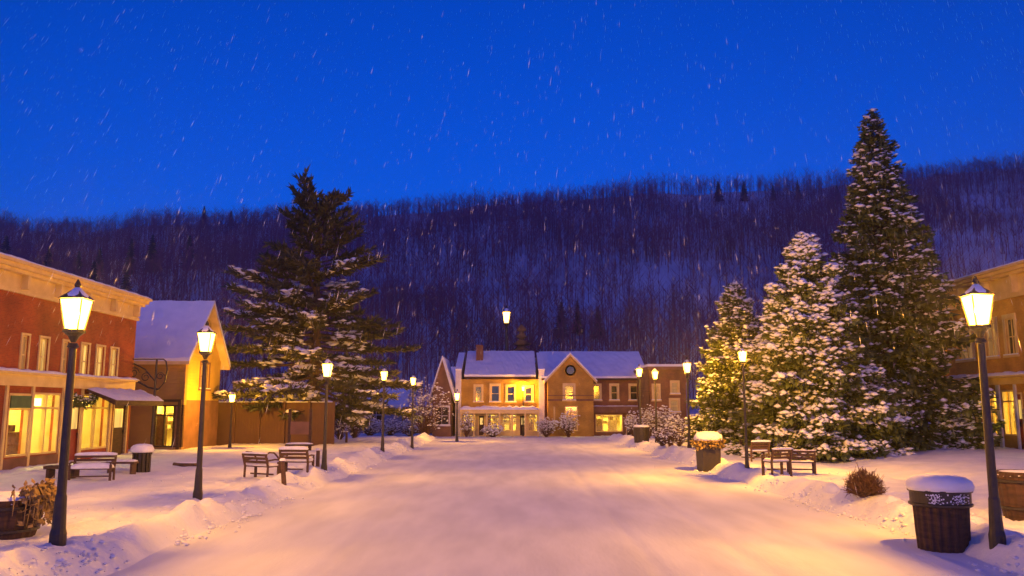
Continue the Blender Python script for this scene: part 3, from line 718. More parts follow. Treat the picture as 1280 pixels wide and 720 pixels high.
# ------------------------------------------------------------------ H: tan brick building, right
XH = 22.0
YH1 = PXc(1181, 560, XH).y; YH0 = 22.0
fh = Facade((XH, YH0, 0), (0,1,0), (-1,0,0)); LH = YH1-YH0
Hb = thing('tan_brick_building', 'tan brick two-storey building with cream cornice at the right edge', 'building', (XH, (YH0+YH1)/2, 0))
def recH(x0, y0, x1, y1):
    xc = (x0+x1)/2; yc = (y0+y1)/2; a = PXc(x1, yc, XH).y-YH0; b = PXc(x0, yc, XH).y-YH0
    return (a, PXc(xc, y1, XH).z, b, PXc(xc, y0, XH).z)
upH = [recH(1198,408,1216,450), recH(1232,404,1246,446), recH(1258,395,1269,444)]
zb = sum(o[1] for o in upH)/3; zt = sum(o[3] for o in upH)/3
upH = [(o[0], zb, o[2], zt) for o in upH]+[(7,zb,8.2,zt),(4,zb,5.2,zt),(1.3,zb,2.5,zt)]
zk = PXc(1240, 480, XH).z
shH = [recH(1254,487,1270,548), recH(1232,490,1247,525), recH(1190,500,1215,535)]
shH = [(o[0], 1.0, o[2], zk-.3) for o in shH]+[(5.5,1.0,8.2,zk-.3),(1.5,1.0,4.4,zk-.3)]
drH = [(recH(1272,500,1279,550)[0], .45, recH(1272,500,1279,550)[2], zk-.5), (recH(1219,500,1229,550)[0], .45, recH(1219,500,1229,550)[2]-.2, zk-.5)]
ztH = (PXc(1181,358,XH).z+PXc(1280,331,XH).z)/2
mb = MB(); fh.wall(mb, 0, LH, -.2, ztH-.02, upH+shH+drH, .3); obj('wall', mb, 'brick_tan', Hb)
mb = MB(); mb.bb(XH+.302, YH0, -.2, XH+11, YH0+.3, ztH-.25); mb.bb(XH+.302, YH1-.3, -.2, XH+11, YH1, ztH-.25); mb.bb(XH+11, YH0, -.2, XH+11.3, YH1, ztH-.25); obj('rear_walls', mb, 'brick_tan_x', Hb)
ro = obj('roof', MB().bb(XH+.3, YH0+.3, ztH-.7, XH+11, YH1-.3, ztH-.55), 'stone', Hb); obj('roof_snow', MB().bb(XH+.305, YH0+.3, ztH-.548, XH+11, YH1-.3, ztH-.3), 'snow', ro)
for k, o in enumerate(upH): fh.window(Hb, *o, pane='dimpane' if k != 2 else 'darkglass', trim=.16)
for o in shH: fh.shop(Hb, *o, cols=2)
for o in drH: fh.door(Hb, *o, 'red_door', 'litpane')
fh.room(Hb, .5, .6, LH-.5, zk-.15, 3.2)
cornice(fh, Hb, 0, LH, ztH, 'cream', 1.3, .7)
mb = MB(); fh.bx(mb, 0, zk-.05, LH, zk+.25, .003, .14); fh.bx(mb, 0, zk+.25, LH, zk+.32, .003, .5); lb = obj('shop_cornice', mb, 'cream', Hb); snow_strip(fh, 0, LH, zk+.321, .01, .5, .16, lb, 'ledge_snow', 9)
for o in shH:
    obj('pilaster', fh.bx(MB(), o[0]-.2, .3, o[0]-.07, zk-.06, .003, .08), 'white', Hb); obj('pilaster', fh.bx(MB(), o[2]+.07, .3, o[2]+.2, zk-.06, .003, .08), 'white', Hb)
obj('corner_board', fh.bx(MB(), LH-.35, zk+.33, LH-.02, ztH-1.3, .003, .1), 'white', Hb)
# side awning near the far end
aw = MB(); u0, u1 = recH(1184,500,1217,540)[0], LH
aw.add([fh.p(u0,zk-.1,.15), fh.p(u1,zk-.1,.15), fh.p(u1,zk-.55,1.2), fh.p(u0,zk-.55,1.2), fh.p(u0,zk-.3,.15), fh.p(u1,zk-.3,.15), fh.p(u1,zk-.95,1.19), fh.p(u0,zk-.95,1.19)], [(3,2,1,0),(4,5,6,7),(7,6,2,3),(4,7,3,0),(2,6,5,1),(1,5,4,0)])
obj('awning', aw, 'white', Hb)

# ------------------------------------------------------------------ street lamps
def bulb(parent, loc, pw, rad):
    l = bpy.data.lights.new('bulb', 'POINT'); l.energy = LAMP_POWER*pw; l.color = LAMP_COL[:3]; l.shadow_soft_size = rad*.6
    o = bpy.data.objects.new('bulb', l); COL.objects.link(o); o.parent = parent; o.location = Vector(loc)-parent.location
def lamp(px, py, lx, ly, label, s=1.0, group='lit lantern street lamps along the street', Y=None, pw=1.0):
    g = G(px, py) if Y is None else PY(px, py, Y)
    top = PY(lx, ly, g.y)
    H = top.z-g.z; t = thing('street_lamp', label, 'street lamp', g, group=group)
    x, y, z = g; k = s
    pole = MB(); b0 = z-.25
    pole.lathe([(.10*k,0),(.10*k,.35),(.085*k,.42),(.07*k,.8),(.068*k,.86),(.058*k,.9),(.045*k,H-.45*k+.25),(.075*k,H-.43*k+.25),(.05*k,H-.38*k+.25)], (x,y,b0), 14)
    obj('pole', pole, 'iron', t, smooth=False)
    # arm collar under the lantern
    a = .082*k; b = .138*k; hb = -.19*k; ht = .19*k   # lantern glass, wider at the top
    cz = z+H
    gl = MB(); gl.add([(x-a,y-a,cz+hb),(x+a,y-a,cz+hb),(x+a,y+a,cz+hb),(x-a,y+a,cz+hb),(x-b,y-b,cz+ht),(x+b,y-b,cz+ht),(x+b,y+b,cz+ht),(x-b,y+b,cz+ht)],
                      [(3,2,1,0),(4,5,6,7),(0,1,5,4),(1,2,6,5),(2,3,7,6),(3,0,4,7)])
    lan = obj('lantern_glass', gl, 'lampglow', t); bulb(t, (x, y, cz-.01), pw, .085*k)
    fr = MB()
    for sx, sy in ((-1,-1),(1,-1),(1,1),(-1,1)):
        fr.tube([(x+sx*(a+.008),y+sy*(a+.008),cz+hb-.02),(x+sx*(b+.008),y+sy*(b+.008),cz+ht)], .010*k, 4)
    fr.box((x,y,cz+hb-.035*k), (a*2.5,a*2.5,.04*k)); fr.lathe([(.03*k,-.18*k),(.07*k,-.1*k),(.12*k,-.06*k)], (x,y,cz+hb), 10)
    obj('lantern_frame', fr, 'iron', t)
    rf = MB(); rf.add([(x-b*1.2,y-b*1.2,cz+ht+.012),(x+b*1.2,y-b*1.2,cz+ht+.012),(x+b*1.2,y+b*1.2,cz+ht+.012),(x-b*1.2,y+b*1.2,cz+ht+.012),
                      (x-b*.35,y-b*.35,cz+ht+.13*k),(x+b*.35,y-b*.35,cz+ht+.13*k),(x+b*.35,y+b*.35,cz+ht+.13*k),(x-b*.35,y+b*.35,cz+ht+.13*k)],
                      [(3,2,1,0),(4,5,6,7),(0,1,5,4),(1,2,6,5),(2,3,7,6),(3,0,4,7)])
    rf.lathe([(.055*k,.13*k),(.03*k,.17*k),(.045*k,.2*k),(.01*k,.28*k)], (x,y,cz+ht), 8)
    rr = obj('lantern_roof', rf, 'iron', t)
    sn = MB(); sn.lathe([(b*1.1,.02*k),(b*1.0,.07*k),(b*.6,.12*k),(b*.25,.17*k)], (x,y,cz+ht), 10, jit=.1); obj('snow_cap', sn, 'snow_soft', rr, smooth=True)
    return t
lamp(72,677,95,393,'lantern lamp nearest the camera on the left, in front of the red brick shops', 1.1, pw=1.5)
lamp(247,622,254,428,'lantern lamp in front of the yellow gabled building', 1.05, pw=1.15)
lamp(405,587,411,463,'lantern lamp right beside the two snowy benches on the left verge')
lamp(478,564,478,470,'lantern lamp in front of the bluish cottage', .95, pw=.6)
lamp(515,560,515,477,'lantern lamp in front of the low yellow-lit shopfront', .95, pw=.6)
lamp(571,552,567,496,'lantern lamp at the left white parapet of the verandah shop', 1.1, pw=1.3)
lamp(287,560,287,498,'short lamp at the left end of the brown board fence', .9, pw=1.5)
lamp(654,545,654,486,'slim lamp standing in front of the snowy verandah', .85, pw=.8)
lamp(801,552,801,466,'left one of the lamp pair before the brown brick block', 1.1, pw=1.1)
lamp(821,553,820,469,'right one of the lamp pair before the brown brick block', 1.1, pw=1.1)
lamp(862,560,857,460,'thick lamp post left of the dark spruce, behind the box planter', 1.2, pw=2)
lamp(934,585,929,446,'slim lamp standing before the dark spruce near the wooden chair', .75, pw=4)
lamp(1247,678,1221,388,'lantern lamp nearest the camera on the right, beside the ribbed litter bin', 1.12, pw=2.9)
gY = 80.0; q = PY(633, 396, gY)
t = lamp(633, 450, 633, 397, 'lone lamp high on the hillside above the shop roofs', 2.6, Y=gY, pw=.5)
# its pole stands on the hill foot

# ------------------------------------------------------------------ trees
LUMP_V = np.array([(0,0,1),(1,0,.25),(.31,.95,.25),(-.81,.59,.25),(-.81,-.59,.25),(.31,-.95,.25),(0,0,-.35)])
LUMP_F = np.array([(0,1,2),(0,2,3),(0,3,4),(0,4,5),(0,5,1),(6,2,1),(6,3,2),(6,4,3),(6,5,4),(6,1,5)])
def lumps(C, S, flat=.55, ax=None):
    n = len(C); a = rng.random(n)*6.28; jit = 1+rng.normal(0, .22, (n, 7, 3))
    v = LUMP_V[None]*jit; v[:, :, 2] *= flat
    v = v*S[:, None, None]
    if ax is not None:   # stretch along branch direction
        d = ax/np.linalg.norm(ax, axis=1)[:, None]; dot = np.einsum('nij,nj->ni', v, d)
        v = v+dot[:, :, None]*d[:, None, :]*.25
    V = (v+C[:, None, :]).reshape(-1, 3); Fq = (LUMP_F[None]+(np.arange(n)*7)[:, None, None]).reshape(-1, 3)
    return V, Fq
clods()
def sprays(B, D, L, Wd):
    """needle sprays: a bent kite along D with side vector random about it"""
    n = len(B); D = D/np.linalg.norm(D, axis=1)[:, None]
    s = np.cross(D, np.array([0,0,1.])+rng.normal(0, .45, (n, 3))); s /= np.linalg.norm(s, axis=1)[:, None]+1e-9
    u = np.cross(s, D)
    L = L[:, None]; Wd = Wd[:, None]
    p0 = B; p1 = B+D*L*.45+s*Wd-u*L*.06; p2 = B+D*L-u*L*.10; p3 = B+D*L*.45-s*Wd-u*L*.06; p4 = B+D*L*.5+u*Wd*.25
    V = np.stack([p0,p1,p2,p3,p4], 1).reshape(-1, 3); i = np.arange(n)*5
    Fq = np.concatenate([np.stack([i,i+1,i+4],1), np.stack([i+1,i+2,i+4],1), np.stack([i+2,i+3,i+4],1), np.stack([i+3,i,i+4],1)])
    return V, Fq
def spruce(label, base, H, Rr, nb, dens, snowp, lean=0, seed=0, flat=.5, needle='needles', lsize=1.0, expo=.8, group=None):
    t = thing('spruce_tree', label, 'tree', base, group=group)
    obj('trunk', MB().tube([Vector(base)+Vector((0,0,-.3)), Vector(base)+Vector((0,0,H*.5)), Vector(base)+Vector((0,0,H*.97))], [.017*H, .010*H, .01], 10), 'bark', t)
    Bs = []; Ds = []; Ls = []; Ws = []; SC_ = []; SS = []; SD = []; limbs = MB()
    g = 2.39996; k = 0
    for i in range(nb):
        f = (i+rng.random()*.8)/nb; zf = .035+.955*f**.92
        z = H*zf; r = Rr*((1-zf)**expo)*(.62+.5*rng.random())*(.86+.28*vnoise(zf*9+seed*7, math.sin(i*2.39996)*1.5+seed, 50+seed))+.07+.05*(1-zf)
        if rng.random() < .08: r *= 1.18
        a = i*g+rng.normal(0, .25); c = np.array([math.cos(a), math.sin(a), 0]); sd = np.array([-c[1], c[0], 0])
        droop = .10+.30*(1-zf)+rng.normal(0, .05); up = .10+.55*zf**2
        m = max(5, int(dens*r))
        # branch curve: out and down, tip turning up
        def cur(s): return np.array([0,0,z])+c*r*s+np.array([0,0,1])*r*(up*s-(droop+up)*s**1.4*.9+.18*s**4)
        if i % 3 == 0 and r > .8:
            limbs.tube([Vector(base)+Vector(cur(s)) for s in (0,.35,.7,.95)], [.022*r+.01,.014*r,.008*r,.004], 4)
        for j in range(m):
            s = .12+.88*(rng.random()**.7); p = cur(s); tdir = cur(min(s+.1, 1.1))-cur(s-.1)
            side = rng.choice([-1, 1]); wsp = (.36*(1-s)+.10)*r*rng.random()
            q = p+rng.normal(0, .09, 3)+sd*side*wsp+tdir/np.linalg.norm(tdir)*wsp*.3-np.array([0,0,wsp*.25])
            d = tdir/np.linalg.norm(tdir)*.8+sd*side*(.25+.6*rng.random())+np.array([0,0,-.12+.2*rng.random()])
            L = (.20+.22*rng.random())*(.6+.25*r**.5)
            Bs.append(q-d*L*.3); Ds.append(d); Ls.append(L); Ws.append(L*.30)
            if rng.random() < .35:   # hanging sprays under the bough give it depth
                Bs.append(q-np.array([0,0,.02])); Ds.append(d*.4+np.array([0,0,-1])*.8); Ls.append(L*.75); Ws.append(L*.25)
            if rng.random() < snowp*(.35+.65*s)*min(1.6, 2.3*max(0., float(vnoise(a*1.3+zf*3, zf*14+a, 60+seed))-.12)) :
                SC_.append(q+d*L*.25+np.array([0,0,.045])); SS.append((.05+.13*rng.random()**1.6)*lsize); SD.append(d)
    V, Fq = sprays(np.array(Bs), np.array(Ds), np.array(Ls), np.array(Ws)); npmesh('crown', V, Fq, needle, t)
    if limbs.v: obj('limbs', limbs, 'bark', t)
    V, Fq = lumps(np.array(SC_), np.array(SS), flat, np.array(SD)); npmesh('snow', V, Fq, 'snow_soft', t, smooth=True)
    return t
def onG(px, Y):
    x = PY(px, 560, Y).x; return Vector((x, Y, float(gh(x, Y))))
def hz_(px, py, Y, b): return PY(px, py, Y).z-b.z
b = onG(1118, 38); spruce('tallest dark spruce with snow on its boughs, left of the tan brick building', b, hz_(1110,135,38,b), 4.6, 360, 40, .24, seed=1, lsize=1.0, expo=.92, flat=.7)
b = onG(1018, 34.5); spruce('rounded spruce thickly covered in lit snow, left of the tallest spruce', b, hz_(1010,293,34.5,b), 3.7, 280, 66, .60, seed=2, lsize=1.02, expo=.80, flat=.8)
b = onG(926, 45); spruce('dark pointed spruce behind the slim lamp, left of the snowy spruce', b, hz_(932,352,45,b), 2.95, 240, 44, .36, seed=3, lsize=1.0, expo=.75, flat=.75)
b = onG(1192, 36); spruce('low snowy young spruce at the foot of the tan brick building', b, 1.9, 1.2, 70, 40, .9, lsize=1.0)
b = onG(1075, 36.5); spruce('short broad spruce filling the gap between the two big spruces', b, 4.4, 2.4, 130, 36, .85, lsize=1.15)
b = onG(893, 48); spruce('short spruce at the left foot of the dark pointed spruce', b, 3.2, 1.6, 80, 36, .8, lsize=1.0)

def white_pine(label, base, H, Rr):
    t = thing('pine_tree', label, 'tree', base)
    b = Vector(base)
    obj('trunk', MB().tube([b+Vector((0,0,-.3)), b+Vector((.1,0,H*.4)), b+Vector((0,.1,H*.75)), b+Vector((0,0,H*.92))], [.33,.25,.14,.03], 10), 'bark', t)
    Bs = []; Ds = []; Ls = []; Ws = []; SC_ = []; SS = []; SD = []; limbs = MB()
    nb = 118
    for i in range(nb):
        f = (i+.5*rng.random())/nb; zf = .15+.83*f
        z = H*zf*.93
        prof = np.interp(zf, [.1,.16,.3,.45,.6,.72,.82,.9,1.0], [.80,1.04,1.02,.94,.80,.66,.50,.40,.34])
        r = Rr*prof*(.62+.45*rng.random())
        if rng.random() < .18: r *= .6
        a = i*2.39996+rng.normal(0, .3); c = np.array([math.cos(a), math.sin(a), 0]); sd = np.array([-c[1], c[0], 0])
        el = np.interp(zf, [.1,.3,.5,.7,.85,1.0], [-.34,-.24,-.08,.12,.5,1.1])+rng.normal(0, .06)
        if zf > .8: r = max(r, 1.7)*(.75+.5*rng.random())
        bow = np.interp(zf, [.1,.5,1], [.10,.14,.0])
        def cur(s): return np.array([0,0,z])+c*r*s*math.cos(math.atan(el))+np.array([0,0,1])*(r*el/math.hypot(1,el)*s+bow*r*s*s)
        limbs.tube([b+Vector(cur(s)) for s in (0,.3,.6,.95)], [.016*r+.02,.012*r+.01,.008*r+.006,.008], 5)
        # secondary twigs, each ending in needle tufts
        nt_ = int(4+r*3.2)
        for j in range(nt_):
            s0 = .28+.72*(j+rng.random())/nt_; p = cur(s0); td = cur(s0+.05)-cur(s0-.05); td /= np.linalg.norm(td)
            side = 1 if j % 2 else -1; w = (.10+.42*math.sin(math.pi*min(1, s0*.85)))*r*(.35+.5*rng.random())*.62
            dd = td*.85+sd*side*.6+np.array([0,0,.10]); dd /= np.linalg.norm(dd)
            for q in np.linspace(.25, 1, max(2, int(w*5))):
                tip = p+dd*w*q
                for _ in range(4):
                    d = dd*.9+rng.normal(0, .38, 3)+np.array([0,0,.12]); L = .42+.28*rng.random()
                    Bs.append(tip-d*.08); Ds.append(d); Ls.append(L); Ws.append(.055+.035*rng.random())
            ps = np.interp(zf, [.1,.35,.55,.66,.7], [.8,.75,.6,.25,.0])
            clump = vnoise(p[0]*.55+40, p[2]*.9+p[1]*.5, 77)
            if p[1] < 1.5 and rng.random() < ps*2.0*(clump > .42):
                for _ in range(rng.integers(3, 7)):
                    q = rng.random(); SC_.append(p+dd*w*q+rng.normal(0, .09, 3)+np.array([0,0,.12])); SS.append(.11+.17*rng.random()); SD.append(dd)
    V, Fq = sprays(np.array(Bs), np.array(Ds), np.array(Ls), np.array(Ws)); npmesh('crown', V, Fq, 'pine_needles', t)
    obj('limbs', limbs, 'bark', t)
    V, Fq = lumps(np.array(SC_), np.array(SS), .5, np.array(SD)); npmesh('snow', V, Fq, 'snow_soft', t, smooth=True)
    return t
b = onG(388, 48.5); white_pine('huge dark pine with spreading layered boughs and patches of snow behind the board fence', b, hz_(395,232,48.5,b), 6.2)

# small bare snowy trees and shrubs
def bush(name, label, base, H, Wd, n, snow, stem='twig', cat='shrub', group=None, leaf=None, leafn=0, upright=.9, col='twig', ball=False):
    t = thing(name, label, cat, base, group=group); mb = MB(); b = Vector(base); SC_ = []; SD = []; tips = []
    for i in range(n):
        a = rng.random()*6.28; e = math.acos(1-rng.random()*.98) if ball else None
        if ball: d = Vector((math.cos(a)*math.sin(e), math.sin(a)*math.sin(e), math.cos(e)*1.0)); L = H*(.85+.15*rng.random()); sc_ = Vector((Wd/2/H, Wd/2/H, 1)); tip = b+Vector((d.x*sc_.x, d.y*sc_.y, d.z*.95+.05))*L
        else: rr = Wd/2*math.sqrt(rng.random()); tip = b+Vector((math.cos(a)*rr, math.sin(a)*rr, H*(.55+.45*rng.random())*(1-.35*(rr/(Wd/2))**2)))
        mid = b+(tip-b)*.5+Vector(rng.normal(0, .05*Wd, 3)); mid.z = b.z+(tip.z-b.z)*(.45 if not ball else .5)
        mb.tube([b+Vector((rng.normal(0,.03),rng.normal(0,.03),-.05)), mid, tip], [.012,.008,.004], 3)
        for _ in range(3):
            s = .4+.55*rng.random(); p = b.lerp(mid, s*2) if s < .5 else mid.lerp(tip, s*2-1)
            q = p+Vector(rng.normal(0, .11*min(Wd, H), 3))+Vector((0,0,.06*H)); mb.tube([p, q], [.006,.003], 3); tips.append(q)
            if rng.random() < snow: SC_.append(q); SD.append(q-p)
        if rng.random() < snow: SC_.append(tip); SD.append(tip-mid)
    obj('branches', mb, col, t)
    if SC_:
        V, Fq = lumps(np.array([tuple(v) for v in SC_])-np.array(base), .035+.05*rng.random(len(SC_))*min(1.6, Wd), .7); npmesh('snow', V, Fq, 'snow_soft', t, smooth=True)
    if leaf:
        B_ = np.array([tuple(tips[rng.integers(len(tips))]) for _ in range(leafn)])-np.array(base)+rng.normal(0,.03,(leafn,3))
        V, Fq = sprays(B_, rng.normal(0,1,(leafn,3)), .07+.05*rng.random(leafn), .03+.015*rng.random(leafn)); npmesh('leaves', V, Fq, leaf, t)
    return t
bush('round_shrub', 'round brown twiggy shrub alone in the snow left of the ribbed litter bin', G(1081,619), .58, .86, 460, .0, ball=True)
for i, (px, Y, H_, W_, lb_) in enumerate([
    (425,56,2.8,2.4,'snow laden shrub beside the right end of the board fence'),(443,58,3.6,2.6,'tall snowy shrub left of the bluish cottage'),
    (462,66,1.5,2.6,'low snowy shrub left of the lamp before the cottage'),(488,66,1.4,2.4,'low snowy shrub right of the lamp before the cottage'),
    (532,60,4.4,3.6,'snow covered bare tree in front of the steep gabled house'),(512,64,1.4,2.2,'low lit shrub before the yellow shopfront'),
    (583,63.5,2.0,1.1,'small snowy tree at the left post of the verandah'),(616,63,1.0,1.8,'low snowy bush under the middle of the verandah'),
    (683,63.5,1.6,1.7,'snowy bush at the left foot of the ochre gable'),(711,63,2.2,1.5,'snowy upright bush below the ochre gable window'),
    (793,58,2.0,1.4,'snowy shrub left of the lamp pair'),(811,56,2.4,1.4,'tall snowy shrub between the lamp pair'),(831,56,2.2,1.8,'spreading snowy shrub right of the lamp pair'),
    (846,54,1.7,1.7,'snowy shrub just left of the thick lamp post'),(880,52,2.0,2.0,'snowy shrub right of the thick lamp post')]):
    x = PY(px, 545, Y).x; bush('snowy_shrub', lb_, (x, Y, max(float(gh(x, Y)), 0)), H_, W_, 60+int(30*W_), .75, cat='shrub', group='snowy shrubs at the far end of the street')

# ------------------------------------------------------------------ street furniture
def snow_pillow(c, sx, sy, h, parent, name='snow', n=20, jit=.05, sq=None):
    prof = [(1.0,0),(1.03,.3),(.97,.62),(.8,.88),(.5,1.0),(.15,1.04)]
    mb = MB(); vs = []
    for r, z in prof:
        for k in range(n):
            a = 2*math.pi*k/n; ca, sa = math.cos(a), math.sin(a)
            if sq: ca = math.copysign(abs(ca)**sq, ca); sa = math.copysign(abs(sa)**sq, sa)
            j = 1+(rnd.random()-.5)*jit
            vs.append((c[0]+ca*r*sx*j, c[1]+sa*r*sy*j, c[2]+z*h*(1+(rnd.random()-.5)*jit)))
    fs = []
    for i in range(len(prof)-1):
        for k in range(n): fs.append((i*n+k, i*n+(k+1)%n, (i+1)*n+(k+1)%n, (i+1)*n+k))
    fs.append(tuple(range(n))[::-1]); fs.append(tuple((len(prof)-1)*n+k for k in range(n)))
    mb.add(vs, fs); return obj(name, mb, 'snow_soft', parent, smooth=True)

# ribbed litter bin (right foreground)
g = G(1180, 690); D = g.y
hb = PY(1175, 612, D).z-g.z
t = thing('litter_bin', 'big dark ribbed litter bin with a thick snow cap, in the right foreground', 'litter bin', g)
mb = MB(); r0, r1 = .37, .425; n = 40; vs = []; prof = [(r0,-.15),(r0,0),(r0+.02,hb*.3),(r1-.02,hb*.72),(r1,hb*.76)]
for r, z in prof:
    for k in range(n*2):
        a = math.pi*k/n; q = r*(1 if k % 4 < 2 else .94); vs.append((g.x+math.cos(a)*q, g.y+math.sin(a)*q, g.z+z))
fs = [(i*n*2+k, i*n*2+(k+1)%(n*2), (i+1)*n*2+(k+1)%(n*2), (i+1)*n*2+k) for i in range(len(prof)-1) for k in range(n*2)]
fs.append(tuple(range(2*n))[::-1]); fs.append(tuple((len(prof)-1)*2*n+k for k in range(2*n)))
mb.add(vs, fs); obj('body', mb, 'darkwood', t)
mb = MB(); mb.lathe([(r1+.015,hb*.745),(r1+.04,hb*.76),(r1+.04,hb*.79),(r1+.015,hb*.8),(r1+.02,hb*.97),(r1+.045,hb*.98),(r1+.045,hb*1.01),(r1*.9,hb*1.01)], g, 36); rim = obj('rim', mb, 'iron', t, smooth=False)
em = MB(); r_ = random.Random(3)
for ac, sp_ in ((-2.2, .13), (-1.38, .20)):
    for _ in range(80):
        a = ac+r_.gauss(0, sp_); z = g.z+hb*.885+r_.uniform(-.075, .075); q = r1+.024; w_ = r_.uniform(.006,.022)
        em.box((g.x+math.cos(a)*q, g.y+math.sin(a)*q, z), (w_,.008,w_*r_.uniform(.5,1.2)), rz=a+math.pi/2, ry=r_.uniform(-1,1))
obj('frost_patches', em, 'snow_soft', rim)
snow_pillow((g.x, g.y, g.z+hb*1.0), r1+.05, r1+.05, .23, t, 'snow_cap', 32, .06)

# planters
def tub(label, g, r, h, bulge=.12, plant=True, snow=.16, n=1):
    t = thing('planter', label, 'planter', g)
    mb = MB(); k = 44; vs = []; prof = [(r*.78,-.15),(r*.8,0),(r*.9,h*.3),(r*.98,h*.7),(r*1.02,h*.92),(r*1.04,h),(r*.92,h),(r*.9,h*.85)]
    for rr, z in prof:
        for i in range(k):
            a = 2*math.pi*i/k; q = rr*(1 if i % 2 else .965); vs.append((g.x+math.cos(a)*q, g.y+math.sin(a)*q, g.z+z))
    fs = [(i*k+j, i*k+(j+1)%k, (i+1)*k+(j+1)%k, (i+1)*k+j) for i in range(len(prof)-1) for j in range(k)]; fs.append(tuple(range(k))[::-1]); fs.append(tuple((len(prof)-1)*k+j for j in range(k)))
    mb.add(vs, fs); obj('tub', mb, 'darkwood', t)
    hp = MB()
    for zz in (h*.2, h*.8): hp.lathe([(r*(.86 if zz < h*.5 else 1.0)+.012,zz-.025),(r*(.86 if zz < h*.5 else 1.0)+.03,zz-.02),(r*(.86 if zz < h*.5 else 1.0)+.03,zz+.02),(r*(.86 if zz < h*.5 else 1.0)+.012,zz+.025)], g, 30)
    obj('hoop', hp, 'iron', t)
    snow_pillow((g.x, g.y, g.z+h*.9), r*.97, r*.97, snow, t, 'snow', 26, .05)
    return t
g = G(2, 671); g.x -= .0; t = tub('dark wooden tub planter with dry overhanging plants at the left edge', g, .58, .60, snow=.14)
pm = MB(); SCc = []
for i in range(110):   # dry plants spilling over the rim on the right side
    a = rng.normal(.1, .30); L = .25+.35*rng.random(); z0 = g.z+.62
    p0 = Vector((g.x+math.cos(a)*.42, g.y+math.sin(a)*.42, z0)); p1 = p0+Vector((math.cos(a)*.2, math.sin(a)*.2, .12+.1*rng.random())); p2 = p1+Vector((math.cos(a)*.12*rng.random(), math.sin(a)*.1, -L)); 
    pm.tube([p0, p1, (p1+p2)/2+Vector((math.cos(a)*.06,math.sin(a)*.06,.03)), p2], [.012,.014,.012,.004], 3)
    SCc.append(p1)
pl_ = obj('dry_plants', pm, 'dryleaf', t)
n_ = 500; ii = rng.integers(0, len(pm.v), n_); B_ = np.array(pm.v)[ii]-np.array(g); V, Fq = sprays(B_, rng.normal(0,1,(n_,3)), .08+.05*rng.random(n_), .03+.02*rng.random(n_)); lo = npmesh('leaves', V, Fq, 'dryleaf', pl_)
tub('dark wooden tub planter at the right edge, beside the nearest right lamp', G(1284, 646), .48, .82, snow=.09)

# square planter with snow-topped shrub near the right verge
g = G(886, 586); t = thing('box_planter', 'dark box planter topped by a snowy yellow-lit shrub on the right verge', 'planter', g)
mb = MB(); mb.box((g.x,g.y,g.z+.33), (.62,.62,.96), rz=.15, taper=1.08); mb.box((g.x,g.y,g.z+.83), (.74,.74,.06), rz=.15); obj('box', mb, 'iron', t)
B_ = []; 
for i in range(900):
    a = rng.random()*6.28; r = .52*math.sqrt(rng.random()); B_.append((math.cos(a)*r, math.sin(a)*r, .9+.22*rng.random()-.15*(r/.5)**2))
B_ = np.array(B_); V, Fq = sprays(B_, rng.normal(0,1,(900,3))+np.array([0,0,.3]), .13+.08*rng.random(900), .035+.02*rng.random(900)); npmesh('foliage', V, Fq, 'dryleaf', t)
snow_pillow((g.x, g.y, g.z+.98), .48, .48, .30, t, 'snow', 22, .16)

# benches
def bench(label, loc, rz, Wd=1.5, snow=.12, curved=False, group=None):
    t = thing('park_bench', label, 'bench', (0,0,0), group=group)
    sh = .44; sdp = .5
    mb = MB()
    for k in range(4): mb.box((0, -sdp/2+.06+k*.125, sh), (Wd, .1, .035))
    obj('seat', mb, 'benchwood', t)
    mb = MB()
    for k in range(3): mb.box((0, sdp/2+.03+.035*k, sh+.17+.13*k), (Wd, .028, .09), rx=-.2)
    bk = obj('backrest', mb, 'benchwood', t)
    for s_ in (-1, 1):
        x = s_*(Wd/2-.04)
        obj('leg', MB().box((x, -sdp/2+.03, .2), (.07,.07,.5+.3)), 'benchwood', t)
        mb = MB(); mb.tube([(x, sdp/2+.02, -.15), (x, sdp/2, sh), (x, sdp/2+.13, .9)], .04, 6); obj('leg', mb, 'benchwood', t)
        mb = MB(); mb.tube([(x, -sdp/2+.02, sh+.12), (x, -sdp/2-.02, sh+.22), (x, -.05, sh+.25), (x, sdp/2+.05, sh+.22)], .033, 6)
        if curved: mb.tube([(x, sdp/2+.13, .88), (x, sdp/2-.05, .96), (x, 0, .93), (x, -.15, .8), (x, -sdp/2, sh+.22)], .03, 6)
        obj('armrest', mb, 'benchwood', t)
    obj('stretcher', MB().box((0, 0, .16), (Wd-.1, .05, .05)), 'benchwood', t)
    if snow:
        snow_pillow((0, -.02, sh+.018), Wd/2-.02, sdp/2-.01, snow, t, 'seat_snow', 28, .08, sq=.35)
        snow_pillow((0, sdp/2+.12, sh+.47), Wd/2, .05, snow*.6, bk, 'backrest_snow', 28, .1, sq=.4)
    t.location = loc; t.rotation_euler.z = rz; t.scale = (.86,.86,.78); return t
bench('dark slatted bench buried under two layers of snow in front of the red brick shops', G(114, 601), R(12), 1.35, .2)
bench('wooden bench with curved arm, left one of the pair on the left verge', G(327, 598), R(150), 1.15, .1, True)
bench('snow heaped wooden bench, right one of the pair on the left verge', G(371, 592), R(172), 1.05, .2)
bench('low wooden bench with snowy seat beside the wooden chair on the right verge', G(971, 592), R(200), .85, .12)
bench('small wooden chair-like bench with tall slatted back before the snowy spruce', G(1002, 592), R(168), .95, .04)
bench('far low snowy bench behind the slim lamp on the right verge', G(947, 576), R(190), .9, .16)

